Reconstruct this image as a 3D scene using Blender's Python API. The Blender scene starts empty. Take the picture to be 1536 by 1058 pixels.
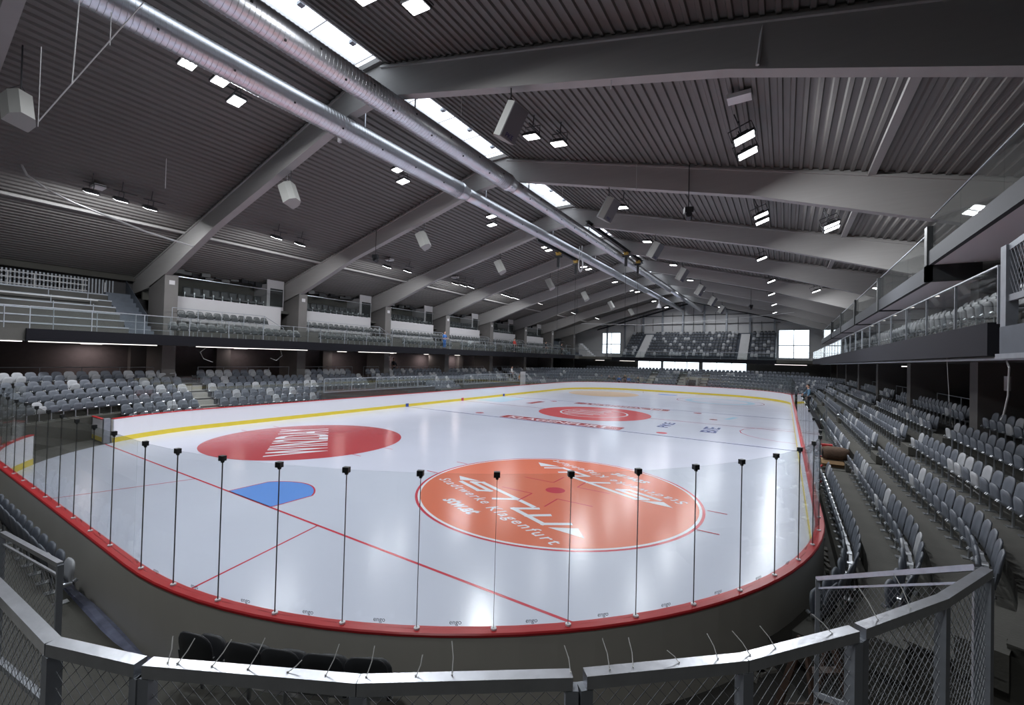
import bpy, bmesh, math, random
from math import sin, cos, pi, radians, sqrt, atan2, hypot
from mathutils import Vector, Matrix

random.seed(7)
SC = bpy.context.scene
COL = SC.collection

# ---------------------------------------------------------------- camera
CAM_POS = Vector((13.193, -33.448, 4.294))
def cam_axes(yaw, pitch, roll):
    fw = Vector((-sin(yaw) * cos(pitch), cos(yaw) * cos(pitch), sin(pitch)))
    rt = Vector((cos(yaw), sin(yaw), 0))
    up = rt.cross(fw)
    return cos(roll) * rt + sin(roll) * up, -sin(roll) * rt + cos(roll) * up, fw
RT, UP, FW = cam_axes(radians(32.462), radians(0.81), radians(1.4606))
cd = bpy.data.cameras.new('camera'); cam = bpy.data.objects.new('camera', cd); COL.objects.link(cam)
cam.matrix_world = Matrix(((RT.x, UP.x, -FW.x, CAM_POS.x), (RT.y, UP.y, -FW.y, CAM_POS.y), (RT.z, UP.z, -FW.z, CAM_POS.z), (0, 0, 0, 1)))
cd.sensor_width = 36; cd.lens = 36 * 644.66 / 1536; cd.clip_start = 0.05; cd.clip_end = 300
SC.camera = cam
def project(p):
    q = Vector(p) - CAM_POS
    d = q.dot(FW)
    if d <= 0.05: return None
    return 768 + 644.66 * q.dot(RT) / d, 529 - 644.66 * q.dot(UP) / d, d

# ---------------------------------------------------------------- world, exposure
W = bpy.data.worlds.new('daylight'); SC.world = W; W.use_nodes = True
W.node_tree.nodes['Background'].inputs[0].default_value = (0.82, 0.9, 1.0, 1)
W.node_tree.nodes['Background'].inputs[1].default_value = 3.2
W.cycles.sampling_method = 'NONE'
SC.view_settings.view_transform = 'Standard'; SC.view_settings.look = 'None'
SC.view_settings.exposure = 0.1; SC.view_settings.gamma = 1; SC.view_settings.use_curve_mapping = False
SC.cycles.transparent_max_bounces = 40
SC.cycles.max_bounces = 8; SC.cycles.diffuse_bounces = 4
SC.cycles.sample_clamp_indirect = 4
FLOOD_W = 190.0
LENS_E = 8.0

# ---------------------------------------------------------------- materials
MATS = {}
def mat(name, col, rough=0.6, metal=0.0, noise=0.0, nscale=4.0, bump=0.0, bscale=30.0, emit=0.0, spec=0.5, ecol=None, stretch=None):
    m = bpy.data.materials.new(name); m.use_nodes = True; nt = m.node_tree
    b = nt.nodes['Principled BSDF']
    b.inputs['Base Color'].default_value = (*col, 1); b.inputs['Roughness'].default_value = rough
    b.inputs['Metallic'].default_value = metal; b.inputs['Specular IOR Level'].default_value = spec
    tc = nt.nodes.new('ShaderNodeTexCoord')
    src = tc.outputs['Object']
    if stretch:
        mp = nt.nodes.new('ShaderNodeMapping'); mp.inputs['Scale'].default_value = stretch
        nt.links.new(src, mp.inputs[0]); src = mp.outputs[0]
    if noise:
        n = nt.nodes.new('ShaderNodeTexNoise'); n.inputs['Scale'].default_value = nscale; n.inputs['Detail'].default_value = 4
        nt.links.new(src, n.inputs['Vector'])
        r = nt.nodes.new('ShaderNodeMix'); r.data_type = 'RGBA'
        r.inputs[6].default_value = (*[max(0, c * (1 - noise)) for c in col], 1)
        r.inputs[7].default_value = (*[min(1, c * (1 + noise)) for c in col], 1)
        nt.links.new(n.outputs['Fac'], r.inputs[0]); nt.links.new(r.outputs[2], b.inputs['Base Color'])
    if bump:
        n2 = nt.nodes.new('ShaderNodeTexNoise'); n2.inputs['Scale'].default_value = bscale; n2.inputs['Detail'].default_value = 3
        nt.links.new(src, n2.inputs['Vector'])
        bp = nt.nodes.new('ShaderNodeBump'); bp.inputs['Strength'].default_value = bump; bp.inputs['Distance'].default_value = 0.02
        nt.links.new(n2.outputs['Fac'], bp.inputs['Height']); nt.links.new(bp.outputs[0], b.inputs['Normal'])
    if emit:
        b.inputs['Emission Color'].default_value = (*(ecol or col), 1); b.inputs['Emission Strength'].default_value = emit
    MATS[name] = m
    return m
def ice_mat(name, col):
    m = mat(name, col, rough=0.2, noise=0.04, nscale=0.35, bump=0.10, bscale=9.0, spec=0.9)
    nt = m.node_tree; b = nt.nodes['Principled BSDF']
    n = nt.nodes.new('ShaderNodeTexNoise'); n.inputs['Scale'].default_value = 0.25; n.inputs['Detail'].default_value = 5
    tc = [x for x in nt.nodes if x.type == 'TEX_COORD'][0]; nt.links.new(tc.outputs['Object'], n.inputs['Vector'])
    mr = nt.nodes.new('ShaderNodeMapRange'); mr.inputs[3].default_value = 0.15; mr.inputs[4].default_value = 0.26
    nt.links.new(n.outputs['Fac'], mr.inputs[0]); nt.links.new(mr.outputs[0], b.inputs['Roughness'])
    return m
def glass_mat(name, tint, refl=1.0, film=0.0):
    m = bpy.data.materials.new(name); m.use_nodes = True; nt = m.node_tree; nt.nodes.clear()
    o = nt.nodes.new('ShaderNodeOutputMaterial'); t = nt.nodes.new('ShaderNodeBsdfTransparent'); t.inputs[0].default_value = (*tint, 1)
    g = nt.nodes.new('ShaderNodeBsdfGlossy'); g.inputs['Roughness'].default_value = 0.02
    f = nt.nodes.new('ShaderNodeLayerWeight'); f.inputs[0].default_value = 0.5
    pw = nt.nodes.new('ShaderNodeMath'); pw.operation = 'POWER'; pw.inputs[1].default_value = 5
    nt.links.new(f.outputs['Facing'], pw.inputs[0])
    mu = nt.nodes.new('ShaderNodeMath'); mu.operation = 'MULTIPLY_ADD'; mu.inputs[1].default_value = 0.7 * refl; mu.inputs[2].default_value = 0.035 * refl
    mx = nt.nodes.new('ShaderNodeMixShader'); nt.links.new(pw.outputs[0], mu.inputs[0]); nt.links.new(mu.outputs[0], mx.inputs[0])
    nt.links.new(t.outputs[0], mx.inputs[1]); nt.links.new(g.outputs[0], mx.inputs[2])
    last = mx
    if film:
        d = nt.nodes.new('ShaderNodeBsdfDiffuse'); d.inputs[0].default_value = (0.55, 0.6, 0.6, 1)
        m2 = nt.nodes.new('ShaderNodeMixShader'); m2.inputs[0].default_value = film
        nt.links.new(mx.outputs[0], m2.inputs[1]); nt.links.new(d.outputs[0], m2.inputs[2]); last = m2
    nt.links.new(last.outputs[0], o.inputs[0]); MATS[name] = m
    return m

ICE = ice_mat('ice_white', (0.66, 0.69, 0.81))
ICE_ORANGE = ice_mat('ice_orange', (0.80, 0.20, 0.11))
ICE_RED = ice_mat('ice_red', (0.50, 0.06, 0.07))
ICE_PINK = ice_mat('ice_pink', (0.72, 0.10, 0.11))
ICE_LINE = ice_mat('ice_line_red', (0.62, 0.05, 0.08))
ICE_BLUE = ice_mat('ice_line_blue', (0.05, 0.09, 0.35))
ICE_CREASE = ice_mat('ice_crease', (0.14, 0.33, 0.83))
ICE_TEXT = ice_mat('ice_text_white', (0.86, 0.88, 0.95))
ICE_SAND = ice_mat('ice_sand', (0.80, 0.55, 0.32))
ICE_PALEBLUE = ice_mat('ice_pale_blue', (0.45, 0.68, 0.85))
CONC = mat('concrete', (0.058, 0.056, 0.048), 0.85, noise=0.35, nscale=1.2, bump=0.2)
CONC_D = mat('concrete_dark', (0.07, 0.068, 0.062), 0.8, noise=0.4, nscale=0.9, bump=0.2)
CONC_L = mat('concrete_light', (0.30, 0.29, 0.26), 0.85, noise=0.2, nscale=2)
BEAM = mat('beam_paint', (0.30, 0.29, 0.28), 0.65, noise=0.08, nscale=1.5, bump=0.05, stretch=(0.4, 1, 6))
COLUMN = mat('column_concrete', (0.115, 0.108, 0.104), 0.8, noise=0.12, nscale=1.5)
DECK = mat('deck_metal', (0.112, 0.106, 0.099), 0.55, metal=0.0, noise=0.08, nscale=0.6)
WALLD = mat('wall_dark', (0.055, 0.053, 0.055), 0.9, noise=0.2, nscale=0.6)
WALLG = mat('wall_grey', (0.58, 0.58, 0.585), 0.8, noise=0.05, nscale=1)
WALLW = mat('wall_white', (0.42, 0.41, 0.42), 0.8, noise=0.03, nscale=1)
SOFFIT = mat('soffit_white', (0.62, 0.58, 0.60), 0.8)
FASCIA = mat('fascia_black', (0.012, 0.012, 0.015), 0.9, spec=0.08)
FASCIA_R = mat('fascia_charcoal', (0.028, 0.028, 0.034), 0.9, spec=0.1)
BOARDW = mat('board_white', (0.80, 0.80, 0.84), 0.35)
BOARDG = mat('board_grey', (0.56, 0.54, 0.48), 0.45, noise=0.07, nscale=1.2)
YELLOW = mat('kick_yellow', (0.80, 0.62, 0.05), 0.4)
REDR = mat('rail_red', (0.50, 0.02, 0.025), 0.35)
GLASS = glass_mat('rink_glass', (0.955, 0.97, 0.965), 1.0, 0.012)
GLASS_B = glass_mat('balustrade_glass', (0.93, 0.945, 0.94), 0.8, 0.006)
BLACK = mat('black_rubber', (0.015, 0.017, 0.018), 0.5)
SEAL = mat('seam_dark', (0.02, 0.022, 0.022), 0.4)
SEAT = mat('seat_grey', (0.112, 0.125, 0.15), 0.5, noise=0.15, nscale=1.5)
SEAT_P = mat('seat_pale', (0.36, 0.37, 0.39), 0.5, noise=0.1, nscale=1.5)
SEAT_B = mat('seat_balcony', (0.045, 0.05, 0.052), 0.35, noise=0.5, nscale=9, bump=0.5, bscale=14)
SEAT_K = mat('seat_black', (0.03, 0.032, 0.036), 0.5)
SEAT_M = mat('seat_metal', (0.55, 0.57, 0.60), 0.3, metal=0.9)
STEEL = mat('galvanised_steel', (0.56, 0.58, 0.62), 0.35, metal=0.9, noise=0.2, nscale=14, bump=0.06)
STEEL_D = mat('galvanised_dull', (0.30, 0.32, 0.35), 0.55, metal=0.5, noise=0.2, nscale=6)
STEEL_P = mat('steel_platform', (0.095, 0.11, 0.135), 0.5, metal=0.3, noise=0.2, nscale=3)
DUCT = mat('duct_metal', (0.60, 0.61, 0.64), 0.38, metal=0.95, noise=0.06, nscale=2)
WIRE = mat('wire_steel', (0.22, 0.23, 0.24), 0.5, metal=0.3)
DARKM = mat('dark_metal', (0.02, 0.021, 0.024), 0.5)
CABLEW = mat('white_cable', (0.5, 0.5, 0.5), 0.6)
SPK = mat('speaker_grey', (0.28, 0.28, 0.265), 0.6)
SPK_D = mat('speaker_grille', (0.14, 0.14, 0.15), 0.7)
PKE = mat('speaker_mark', (0.02, 0.02, 0.09), 0.6)
LENS = mat('lamp_lens', (1, 1, 1), 0.4, emit=LENS_E, ecol=(0.95, 0.97, 1.0))
LENS_DIM = mat('lamp_lens_dim', (1, 1, 1), 0.4, emit=5.0, ecol=(1, 0.96, 0.93))
STRIP = mat('strip_light', (1, 1, 1), 0.4, emit=1.6, ecol=(1, 0.94, 0.88))
TIE = mat('tie_nylon', (0.75, 0.75, 0.72), 0.5)
WOOD = mat('brown_wood', (0.05, 0.027, 0.018), 0.7, noise=0.3, nscale=12)
CARD = mat('cardboard', (0.30, 0.19, 0.10), 0.85, noise=0.1)
SACK = mat('brown_roll', (0.10, 0.06, 0.04), 0.9, noise=0.4, nscale=20, bump=0.5)
REDP = mat('red_paint', (0.45, 0.03, 0.03), 0.4)
SHEET = mat('floor_sheet', (0.27, 0.27, 0.27), 0.6, noise=0.25, nscale=3, bump=0.3, bscale=6)
PLASTIC = mat('plastic_wrap', (0.20, 0.22, 0.32), 0.4, noise=0.6, nscale=5, bump=0.6, bscale=8)
SKIN = mat('skin', (0.5, 0.3, 0.22), 0.6)
CL_BLUE = mat('cloth_blue', (0.03, 0.12, 0.35), 0.8)
CL_GREYBLUE = mat('cloth_greyblue', (0.10, 0.20, 0.30), 0.8)
CL_RED = mat('cloth_red', (0.4, 0.04, 0.03), 0.8)
CL_DARK = mat('cloth_dark', (0.02, 0.02, 0.025), 0.8)
CL_ORANGE = mat('cloth_orange', (0.6, 0.25, 0.08), 0.8)
HAIR = mat('hair_dark', (0.02, 0.015, 0.012), 0.8)
HOOK = mat('hoist_yellow', (0.55, 0.36, 0.08), 0.5)
WARM_LIT = mat('wall_warm_lit', (0.55, 0.36, 0.24), 0.8)  # warm light falling on the balcony wall panels is put into this colour
SKYG = mat('skylight_frame', (0.5, 0.5, 0.5), 0.5)

# ---------------------------------------------------------------- mesh helpers
class MB:
    def __init__(s): s.v = []; s.f = []; s.mi = []; s.mats = []
    def m(s, mt):
        if mt not in s.mats: s.mats.append(mt)
        return s.mats.index(mt)
    def add(s, vs, fs, mt):
        o = len(s.v); k = s.m(mt)
        s.v += [tuple(x) for x in vs]
        for f in fs: s.f.append([i + o for i in f]); s.mi.append(k)
    def box(s, c, d, mt, rz=0.0, M=None):
        hx, hy, hz = d[0] / 2, d[1] / 2, d[2] / 2
        P = [Vector((x, y, z)) for z in (-hz, hz) for y in (-hy, hy) for x in (-hx, hx)]
        R = M if M is not None else Matrix.Rotation(rz, 3, 'Z')
        s.add([R @ p + Vector(c) for p in P], [(0, 2, 3, 1), (4, 5, 7, 6), (0, 1, 5, 4), (2, 6, 7, 3), (0, 4, 6, 2), (1, 3, 7, 5)], mt)
    def bb(s, x0, x1, y0, y1, z0, z1, mt): s.box(((x0 + x1) / 2, (y0 + y1) / 2, (z0 + z1) / 2), (abs(x1 - x0), abs(y1 - y0), abs(z1 - z0)), mt)
    def bar(s, a, b, w, h, mt, up=(0, 0, 1)):
        a = Vector(a); b = Vector(b); d = (b - a); L = d.length
        if L < 1e-6: return
        d.normalize(); u = Vector(up)
        if abs(d.dot(u)) > 0.98: u = Vector((1, 0, 0))
        r = d.cross(u).normalized(); u = r.cross(d)
        M = Matrix((r, d, u)).transposed()
        s.box((a + b) / 2, (w, L, h), mt, M=M)
    def tube(s, pts, r, mt, n=8, caps=True, radii=None):
        pts = [Vector(p) for p in pts]; rings = []; N = len(pts)
        for i, p in enumerate(pts):
            d = (pts[min(i + 1, N - 1)] - pts[max(i - 1, 0)]).normalized()
            u = Vector((0, 0, 1)) if abs(d.z) < 0.9 else Vector((1, 0, 0))
            a = d.cross(u).normalized(); b = a.cross(d); rr = radii[i] if radii else r
            rings.append([p + rr * (cos(2 * pi * k / n) * a + sin(2 * pi * k / n) * b) for k in range(n)])
        vs = [q for R in rings for q in R]; fs = []
        for i in range(N - 1):
            for k in range(n):
                k2 = (k + 1) % n
                fs.append((i * n + k, i * n + k2, (i + 1) * n + k2, (i + 1) * n + k))
        if caps: fs += [tuple(range(n)), tuple(reversed(range((N - 1) * n, N * n)))]
        s.add(vs, fs, mt)
    def poly(s, pts, mt): s.add(pts, [tuple(range(len(pts)))], mt)
    def prism(s, pts, off, mt):
        n = len(pts); o = Vector(off); P = [Vector(p) for p in pts]
        s.add(P + [p + o for p in P], [tuple(range(n)), tuple(reversed(range(n, 2 * n)))] + [(i, i + n, (i + 1) % n + n, (i + 1) % n) for i in range(n)], mt)
    def mesh(s, name):
        me = bpy.data.meshes.new(name); me.from_pydata(s.v, [], s.f)
        for x in s.mats: me.materials.append(x)
        me.polygons.foreach_set('material_index', s.mi); me.update()
        return me
    def build(s, name, parent=None, smooth=False, loc=None, fixn=True):
        me = s.mesh(name)
        if fixn:
            bm = bmesh.new(); bm.from_mesh(me); bmesh.ops.recalc_face_normals(bm, faces=bm.faces); bm.to_mesh(me); bm.free()
        if smooth:
            me.polygons.foreach_set('use_smooth', [True] * len(me.polygons))
        o = bpy.data.objects.new(name, me); COL.objects.link(o)
        if parent: o.parent = parent
        if loc: o.location = loc
        return o
def tag(o, label=None, cat=None, group=None, kind=None):
    if label: o['label'] = label
    if cat: o['category'] = cat
    if group: o['group'] = group
    if kind: o['kind'] = kind
    return o
def empty(name, loc, label, cat, group=None, rz=0.0):
    o = bpy.data.objects.new(name, None); COL.objects.link(o); o.location = loc; o.rotation_euler = (0, 0, rz); o.empty_display_size = 0.2
    return tag(o, label, cat, group)
def copy_tree(o, loc, rz=None, rot=None, label=None, group=None, kids=True):
    c = o.copy(); COL.objects.link(c); c.location = loc
    if rot is not None: c.rotation_euler = rot
    elif rz is not None: c.rotation_euler = (0, 0, rz)
    if label: c['label'] = label
    if group: c['group'] = group
    if kids:
        for ch in o.children:
            d = ch.copy(); COL.objects.link(d); d.parent = c
            for g in ch.children:
                e = g.copy(); COL.objects.link(e); e.parent = d
    return c
def struct(o, label=None): return tag(o, label, None, None, 'structure')
ONES = ['', 'first', 'second', 'third', 'fourth', 'fifth', 'sixth', 'seventh', 'eighth', 'ninth', 'tenth', 'eleventh', 'twelfth', 'thirteenth', 'fourteenth', 'fifteenth', 'sixteenth', 'seventeenth', 'eighteenth', 'nineteenth']
TENS = {2: 'twent', 3: 'thirt', 4: 'fort', 5: 'fift', 6: 'sixt', 7: 'sevent', 8: 'eight', 9: 'ninet'}
def nth(n):
    if n < 20: return ONES[n]
    if n >= 100: return 'hundred-and-' + nth(n - 100) if n > 100 else 'hundredth'
    t, o = divmod(n, 10)
    return TENS[t] + ('ieth' if o == 0 else 'y-' + ONES[o])
def text_mesh(txt, size, shear=0.0, space=1.0, bold=0.0):
    cu = bpy.data.curves.new('lettering', 'FONT'); cu.body = txt; cu.size = size; cu.shear = shear; cu.space_character = space; cu.offset = bold
    cu.resolution_u = 3
    o = bpy.data.objects.new('lettering', cu); COL.objects.link(o)
    dg = bpy.context.evaluated_depsgraph_get(); me = bpy.data.meshes.new_from_object(o.evaluated_get(dg))
    vs = [v.co.copy() for v in me.vertices]; fs = [tuple(p.vertices) for p in me.polygons]
    bpy.data.objects.remove(o); bpy.data.curves.remove(cu); bpy.data.meshes.remove(me)
    return vs, fs
def put_text(mb, txt, origin, ex, ey, width=None, height=None, mt=None, **kw):
    vs, fs = text_mesh(txt, 1.0, **kw)
    if not vs: return
    x0 = min(v.x for v in vs); x1 = max(v.x for v in vs); y1 = max(v.y for v in vs); y0 = min(0, min(v.y for v in vs))
    sx = width / (x1 - x0) if width else None; sy = height / y1 if height else None
    if sx is None: sx = sy
    if sy is None: sy = sx
    ex = Vector(ex); ey = Vector(ey); o = Vector(origin)
    mb.add([o + ex * ((v.x - x0) * sx) + ey * (v.y * sy) for v in vs], fs, mt)

# ---------------------------------------------------------------- rink path
HW, HL, RC = 13.78, 30.93, 8.75
CX, CY = HW - RC, HL - RC
# path parameter runs counter-clockwise starting at (CX,-HL) going round the near right corner
SEG = [('arc', CX, -CY, -90), ('line', HW, -CY, HW, CY), ('arc', CX, CY, 0), ('line', CX, HL, -CX, HL), ('arc', -CX, CY, 90), ('line', -HW, CY, -HW, -CY), ('arc', -CX, -CY, 180), ('line', -CX, -HL, CX, -HL)]
def seglen(s, d=0):
    return (RC + d) * pi / 2 if s[0] == 'arc' else hypot(s[3] - s[1], s[4] - s[2])
def path_pt(k, t, d=0.0):
    """segment k, fraction t, outward offset d -> (x, y, outward angle)"""
    s = SEG[k]
    if s[0] == 'arc':
        a = radians(s[3] + 90 * t); return s[1] + (RC + d) * cos(a), s[2] + (RC + d) * sin(a), a
    dx, dy = s[3] - s[1], s[4] - s[2]; L = hypot(dx, dy); nx, ny = dy / L, -dx / L
    return s[1] + dx * t + nx * d, s[2] + dy * t + ny * d, atan2(ny, nx)
def path_samples(step=0.5, arcn=28):
    out = []
    for k, s in enumerate(SEG):
        n = arcn if s[0] == 'arc' else max(1, int(seglen(s) / step))
        for i in range(n): out.append((k, i / n))
    return out
def in_gate(k, t):    # the open ice-machine gate in the near left corner
    return k == 6 and 30 / 90 <= t < 55.5 / 90

# ---------------------------------------------------------------- ice
mb = MB()
out = []
for k, t in path_samples(10, 24):
    x, y, a = path_pt(k, t); out.append((x, y, 0))
mb.poly(out, ICE)
def disc(cx, cy, r, z, mt, n=96, r0=None):
    if r0 is None: mb.poly([(cx + r * cos(2 * pi * i / n), cy + r * sin(2 * pi * i / n), z) for i in range(n)], mt)
    else:
        vs = []; fs = []
        for i in range(n):
            a = 2 * pi * i / n; vs += [(cx + r0 * cos(a), cy + r0 * sin(a), z), (cx + r * cos(a), cy + r * sin(a), z)]
        for i in range(n): j = (i + 1) % n; fs.append((2 * i, 2 * i + 1, 2 * j + 1, 2 * j))
        mb.add(vs, fs, mt)
def stroke(a, b, w, z, mt):
    a = Vector((a[0], a[1], 0)); b = Vector((b[0], b[1], 0)); d = (b - a).normalized(); n = Vector((-d.y, d.x, 0)) * w / 2; e = Vector((0, 0, z))
    mb.poly([a + n + e, a - n + e, b - n + e, b + n + e], mt)
GY = -26.88
for s in (-1, 1):
    gy = GY * -s if s == 1 else GY
    hx = CX + sqrt(RC ** 2 - (abs(GY) - CY) ** 2)
    stroke((-hx, gy), (hx, gy), 0.07, 0.002, ICE_LINE)
    stroke((-3.4, gy), (-4.5, gy + s * 4.05), 0.05, 0.002, ICE_LINE) if s == 1 else stroke((-3.4, gy), (-4.5, -HL), 0.05, 0.002, ICE_LINE)
    stroke((3.4, gy), (4.5, gy + s * 4.05), 0.05, 0.002, ICE_LINE) if s == 1 else stroke((3.4, gy), (4.5, -HL), 0.05, 0.002, ICE_LINE)
    # crease
    pts = [(-1.2, gy), (-1.2, gy - s * 1.25)]
    for i in range(13):
        t = i / 12; x = -1.2 + 2.4 * t; pts.append((x, gy - s * (1.25 + 0.6 * sin(pi * t) ** 0.8)))
    pts.append((1.2, gy))
    mb.poly([(x, y, 0.002) for x, y in pts], ICE_CREASE)
    for i in range(len(pts) - 1): stroke(pts[i], pts[i + 1], 0.05, 0.003, ICE_LINE)
    stroke((-HW, -s * 7.4), (HW, -s * 7.4), 0.14, 0.0025, ICE_BLUE)
for y0 in (-7.4, 7.4): stroke((-HW, y0), (HW, y0), 0.14, 0.003, ICE_BLUE)
stroke((-HW, 0), (HW, 0), 0.12, 0.002, ICE_LINE)
# left near circle, win2day
LC = (-6.88, -20.66)
disc(*LC, 4.5, 0.002, ICE_RED)
RCC = (6.88, -20.66)
disc(*RCC, 4.5, 0.002, ICE_LINE); disc(*RCC, 4.42, 0.003, ICE_TEXT); disc(*RCC, 4.34, 0.004, ICE_ORANGE)
disc(*RCC, 0.32, 0.006, ICE_LINE)
for c in (LC, RCC):
    z = 0.0065
    for sx in (-1, 1):
        for yy in (-0.87, 0.87):
            if c is RCC or True:
                stroke((c[0] + sx * 4.45, c[1] + yy + 0.1), (c[0] + sx * 4.98, c[1] + yy + 0.1), 0.05, z, ICE_LINE)
c = RCC
for sx in (-1, 1):
    for sy in (-1, 1):
        stroke((c[0] + sx * 0.45, c[1] + sy * 0.75), (c[0] + sx * 1.6, c[1] + sy * 0.75), 0.05, 0.0065, ICE_LINE)
        stroke((c[0] + sx * 0.45, c[1] + sy * 0.75), (c[0] + sx * 0.45, c[1] + sy * 1.6), 0.05, 0.0065, ICE_LINE)
SZ = 0.0
# lettering on the orange circle (twice, turned by 180 degrees)
for turn in (0, 1):
    R180 = (lambda x, y: (x, y)) if not turn else (lambda x, y: (2 * RCC[0] - x, 2 * RCC[1] - y))
    sg = -1 if turn else 1
    ang = radians(-22.5); ex = Vector((cos(ang), sin(ang), 0)) * sg; ey = Vector((-sin(ang), cos(ang), 0)) * sg
    def L(u, v, sk=0.45):
        o = R180(3.35, -21.25); q = Vector((o[0], o[1], 0)) + ex * (u + v * sk) + ey * v
        return (q.x, q.y, 0.0055)
    # arrow tips and letter strokes S, T, W built from bars
    mb.poly([L(-0.05, 0.0), L(0.62, -0.22, 0.9), L(0.62, 0.3, 0.9)], ICE_TEXT)
    mb.poly([L(6.3, 0.0), L(5.6, -0.32, 0.9), L(5.5, 0.3, 0.9)], ICE_TEXT)
    def S(u0, v0, u1, v1, w=0.155):
        a = Vector(L(u0, v0)); b = Vector(L(u1, v1)); d = (b - a).normalized(); n = Vector((-d.y, d.x, 0)) * w / 2
        global SZ; SZ += 0.00012; e_ = Vector((0, 0, SZ))
        mb.poly([a + n - d * w / 2 + e_, a - n - d * w / 2 + e_, b - n + d * w / 2 + e_, b + n + d * w / 2 + e_], ICE_TEXT)
    for a in ((0.95, 0.3, 2.15, 0.3), (0.95, 0.3, 0.85, 0.02), (0.85, 0.02, 2.0, 0.02), (2.0, 0.02, 1.9, -0.28), (0.75, -0.28, 1.9, -0.28),
              (2.25, 0.3, 3.75, 0.3), (3.0, 0.3, 2.85, -0.28),
              (3.95, 0.3, 3.85, -0.28), (3.85, -0.28, 5.2, -0.28), (4.55, 0.25, 4.5, -0.28), (5.2, -0.28, 5.3, 0.3)):
        S(*a)
    o = R180(3.0, -22.0); put_text(mb, 'Stadtwerke', (o[0], o[1], 0.0055), ex, ey, width=3.0, height=0.36, mt=ICE_TEXT, shear=0.25, space=1.25, bold=0.01)
    o = R180(6.0, -23.35); put_text(mb, 'Klagenfurt', (o[0], o[1], 0.0055), ex, ey, width=2.95, height=0.36, mt=ICE_TEXT, shear=0.25, space=1.25, bold=0.01)
    a2 = radians(-20); o = R180(4.55, -23.55); put_text(mb, 'stw.at', (o[0], o[1], 0.0055), Vector((cos(a2), sin(a2), 0)) * sg, Vector((-sin(a2), cos(a2), 0)) * sg, width=1.55, height=0.42, mt=ICE_TEXT, shear=0.3, bold=0.03)
# win2day
put_text(mb, 'WIN2DAY', (-3.55, -21.95, 0.004), (-0.82, 0.573, 0), (-0.536, -0.848, 0), width=6.9, height=2.4, mt=ICE_TEXT, bold=0.015, space=1.12)
# centre circle
disc(0, 0, 4.5, 0.003, ICE_PINK); disc(0, 0, 2.75, 0.005, ICE_TEXT, r0=2.6)
for q in range(6):
    y = -1.6 + q * 0.62; x = sqrt(max(0.1, 2.3 ** 2 - y * y))
    stroke((-x, y - 0.3), (x * (0.3 + 0.1 * (q % 3)), y + 0.25), 0.16 + 0.08 * (q % 2), 0.005, ICE_TEXT)
# banners beside the blue lines
for sy in (-1, 1):
    y0 = -7.2 if sy < 0 else 5.95
    mb.poly([(-4.5, y0, 0.004), (4.5, y0, 0.004), (4.5, y0 + 1.25, 0.004), (-4.5, y0 + 1.25, 0.004)], ICE_RED)
    o = (-3.9, y0 + 0.22, 0.006) if sy < 0 else (3.9, y0 + 1.03, 0.006); s = 1 if sy < 0 else -1
    put_text(mb, 'KLAGENFURT', o, (s, 0, 0), (0, s, 0), width=7.6, height=0.8, mt=ICE_TEXT, bold=0.02)
for x in (-6.9, 6.9):
    for y in (-6.35, 6.4): disc(x, y, 0.33, 0.004, ICE_LINE, 24)
mb.poly([(-8.0, 2.6, .004), (-7.3, 2.6, .004), (-7.3, 5.3, .004), (-8.0, 5.3, .004)], ICE_RED)
mb.poly([(-13.2, 1.5, .004), (-10.2, 1.5, .004), (-10.2, 6.5, .004), (-13.2, 6.5, .004)], ICE_PALEBLUE)
put_text(mb, 'PKE', (6.7, -4.0, .004), (0, 1, 0), (-1, 0, 0), width=2.6, height=0.7, mt=ICE_BLUE, bold=0.02)
put_text(mb, 'B/E', (9.6, -4.2, .004), (0, 1, 0), (-1, 0, 0), width=2.6, height=0.9, mt=ICE_BLUE, bold=0.02)
disc(8.6, 2.8, 0.3, 0.004, ICE_RED, 20); stroke((9.4, 3.6), (9.9, 5.6), 0.4, 0.004, ICE_PALEBLUE)
disc(-6.88, 20.66, 4.5, 0.003, ICE_SAND); disc(6.88, 20.66, 4.5, 0.003, ICE_LINE, r0=4.42)
disc(6.88, 20.66, 3.6, 0.003, ICE_PALEBLUE, r0=2.9)
# penalty-box arc on the right
for i in range(10):
    a0 = radians(90 + i * 18); a1 = radians(108 + i * 18)
    stroke((HW + 3 * cos(a0), -2 + 3 * sin(a0)), (HW + 3 * cos(a1), -2 + 3 * sin(a1)), 0.05, 0.004, ICE_LINE)
ice = mb.build('ice_sheet', fixn=False)
for p in ice.data.polygons:
    if p.normal.z < 0: p.flip()
tag(ice, 'white ice rink surface with red circles, blue lines and sponsor lettering', 'ice rink')

# ---------------------------------------------------------------- boards
def sweep(profile, mt, d_list, name, parent, zs=None, skip=in_gate, step=0.9, arcn=30):
    """closed profile [(d,z)...] swept along the rink path, open at the gate"""
    mb = MB(); S = path_samples(step, arcn); n = len(profile); N = len(S)
    vs = []
    for k, t in S:
        for d, z in profile:
            x, y, a = path_pt(k, t, d); vs.append((x, y, z))
    fs = []
    for i in range(N):
        j = (i + 1) % N
        if skip(*S[i]): continue
        for q in range(n):
            q2 = (q + 1) % n; fs.append((i * n + q, i * n + q2, j * n + q2, j * n + q))
        if skip(*S[i - 1]): fs.append(tuple(i * n + q for q in range(n)))
        if skip(*S[j]): fs.append(tuple(j * n + q for q in reversed(range(n))))
    mb.add(vs, fs, mt)
    return mb.build(name, parent)
boards = empty('dasher_boards', (0, 0, 0), 'white dasher boards with yellow kick strip and red top rail around the ice', 'boards')
sweep([(0.0, 0.22), (0.05, 0.22), (0.05, 1.06), (0.0, 1.06)], BOARDW, None, 'inner_panel', boards)
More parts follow.
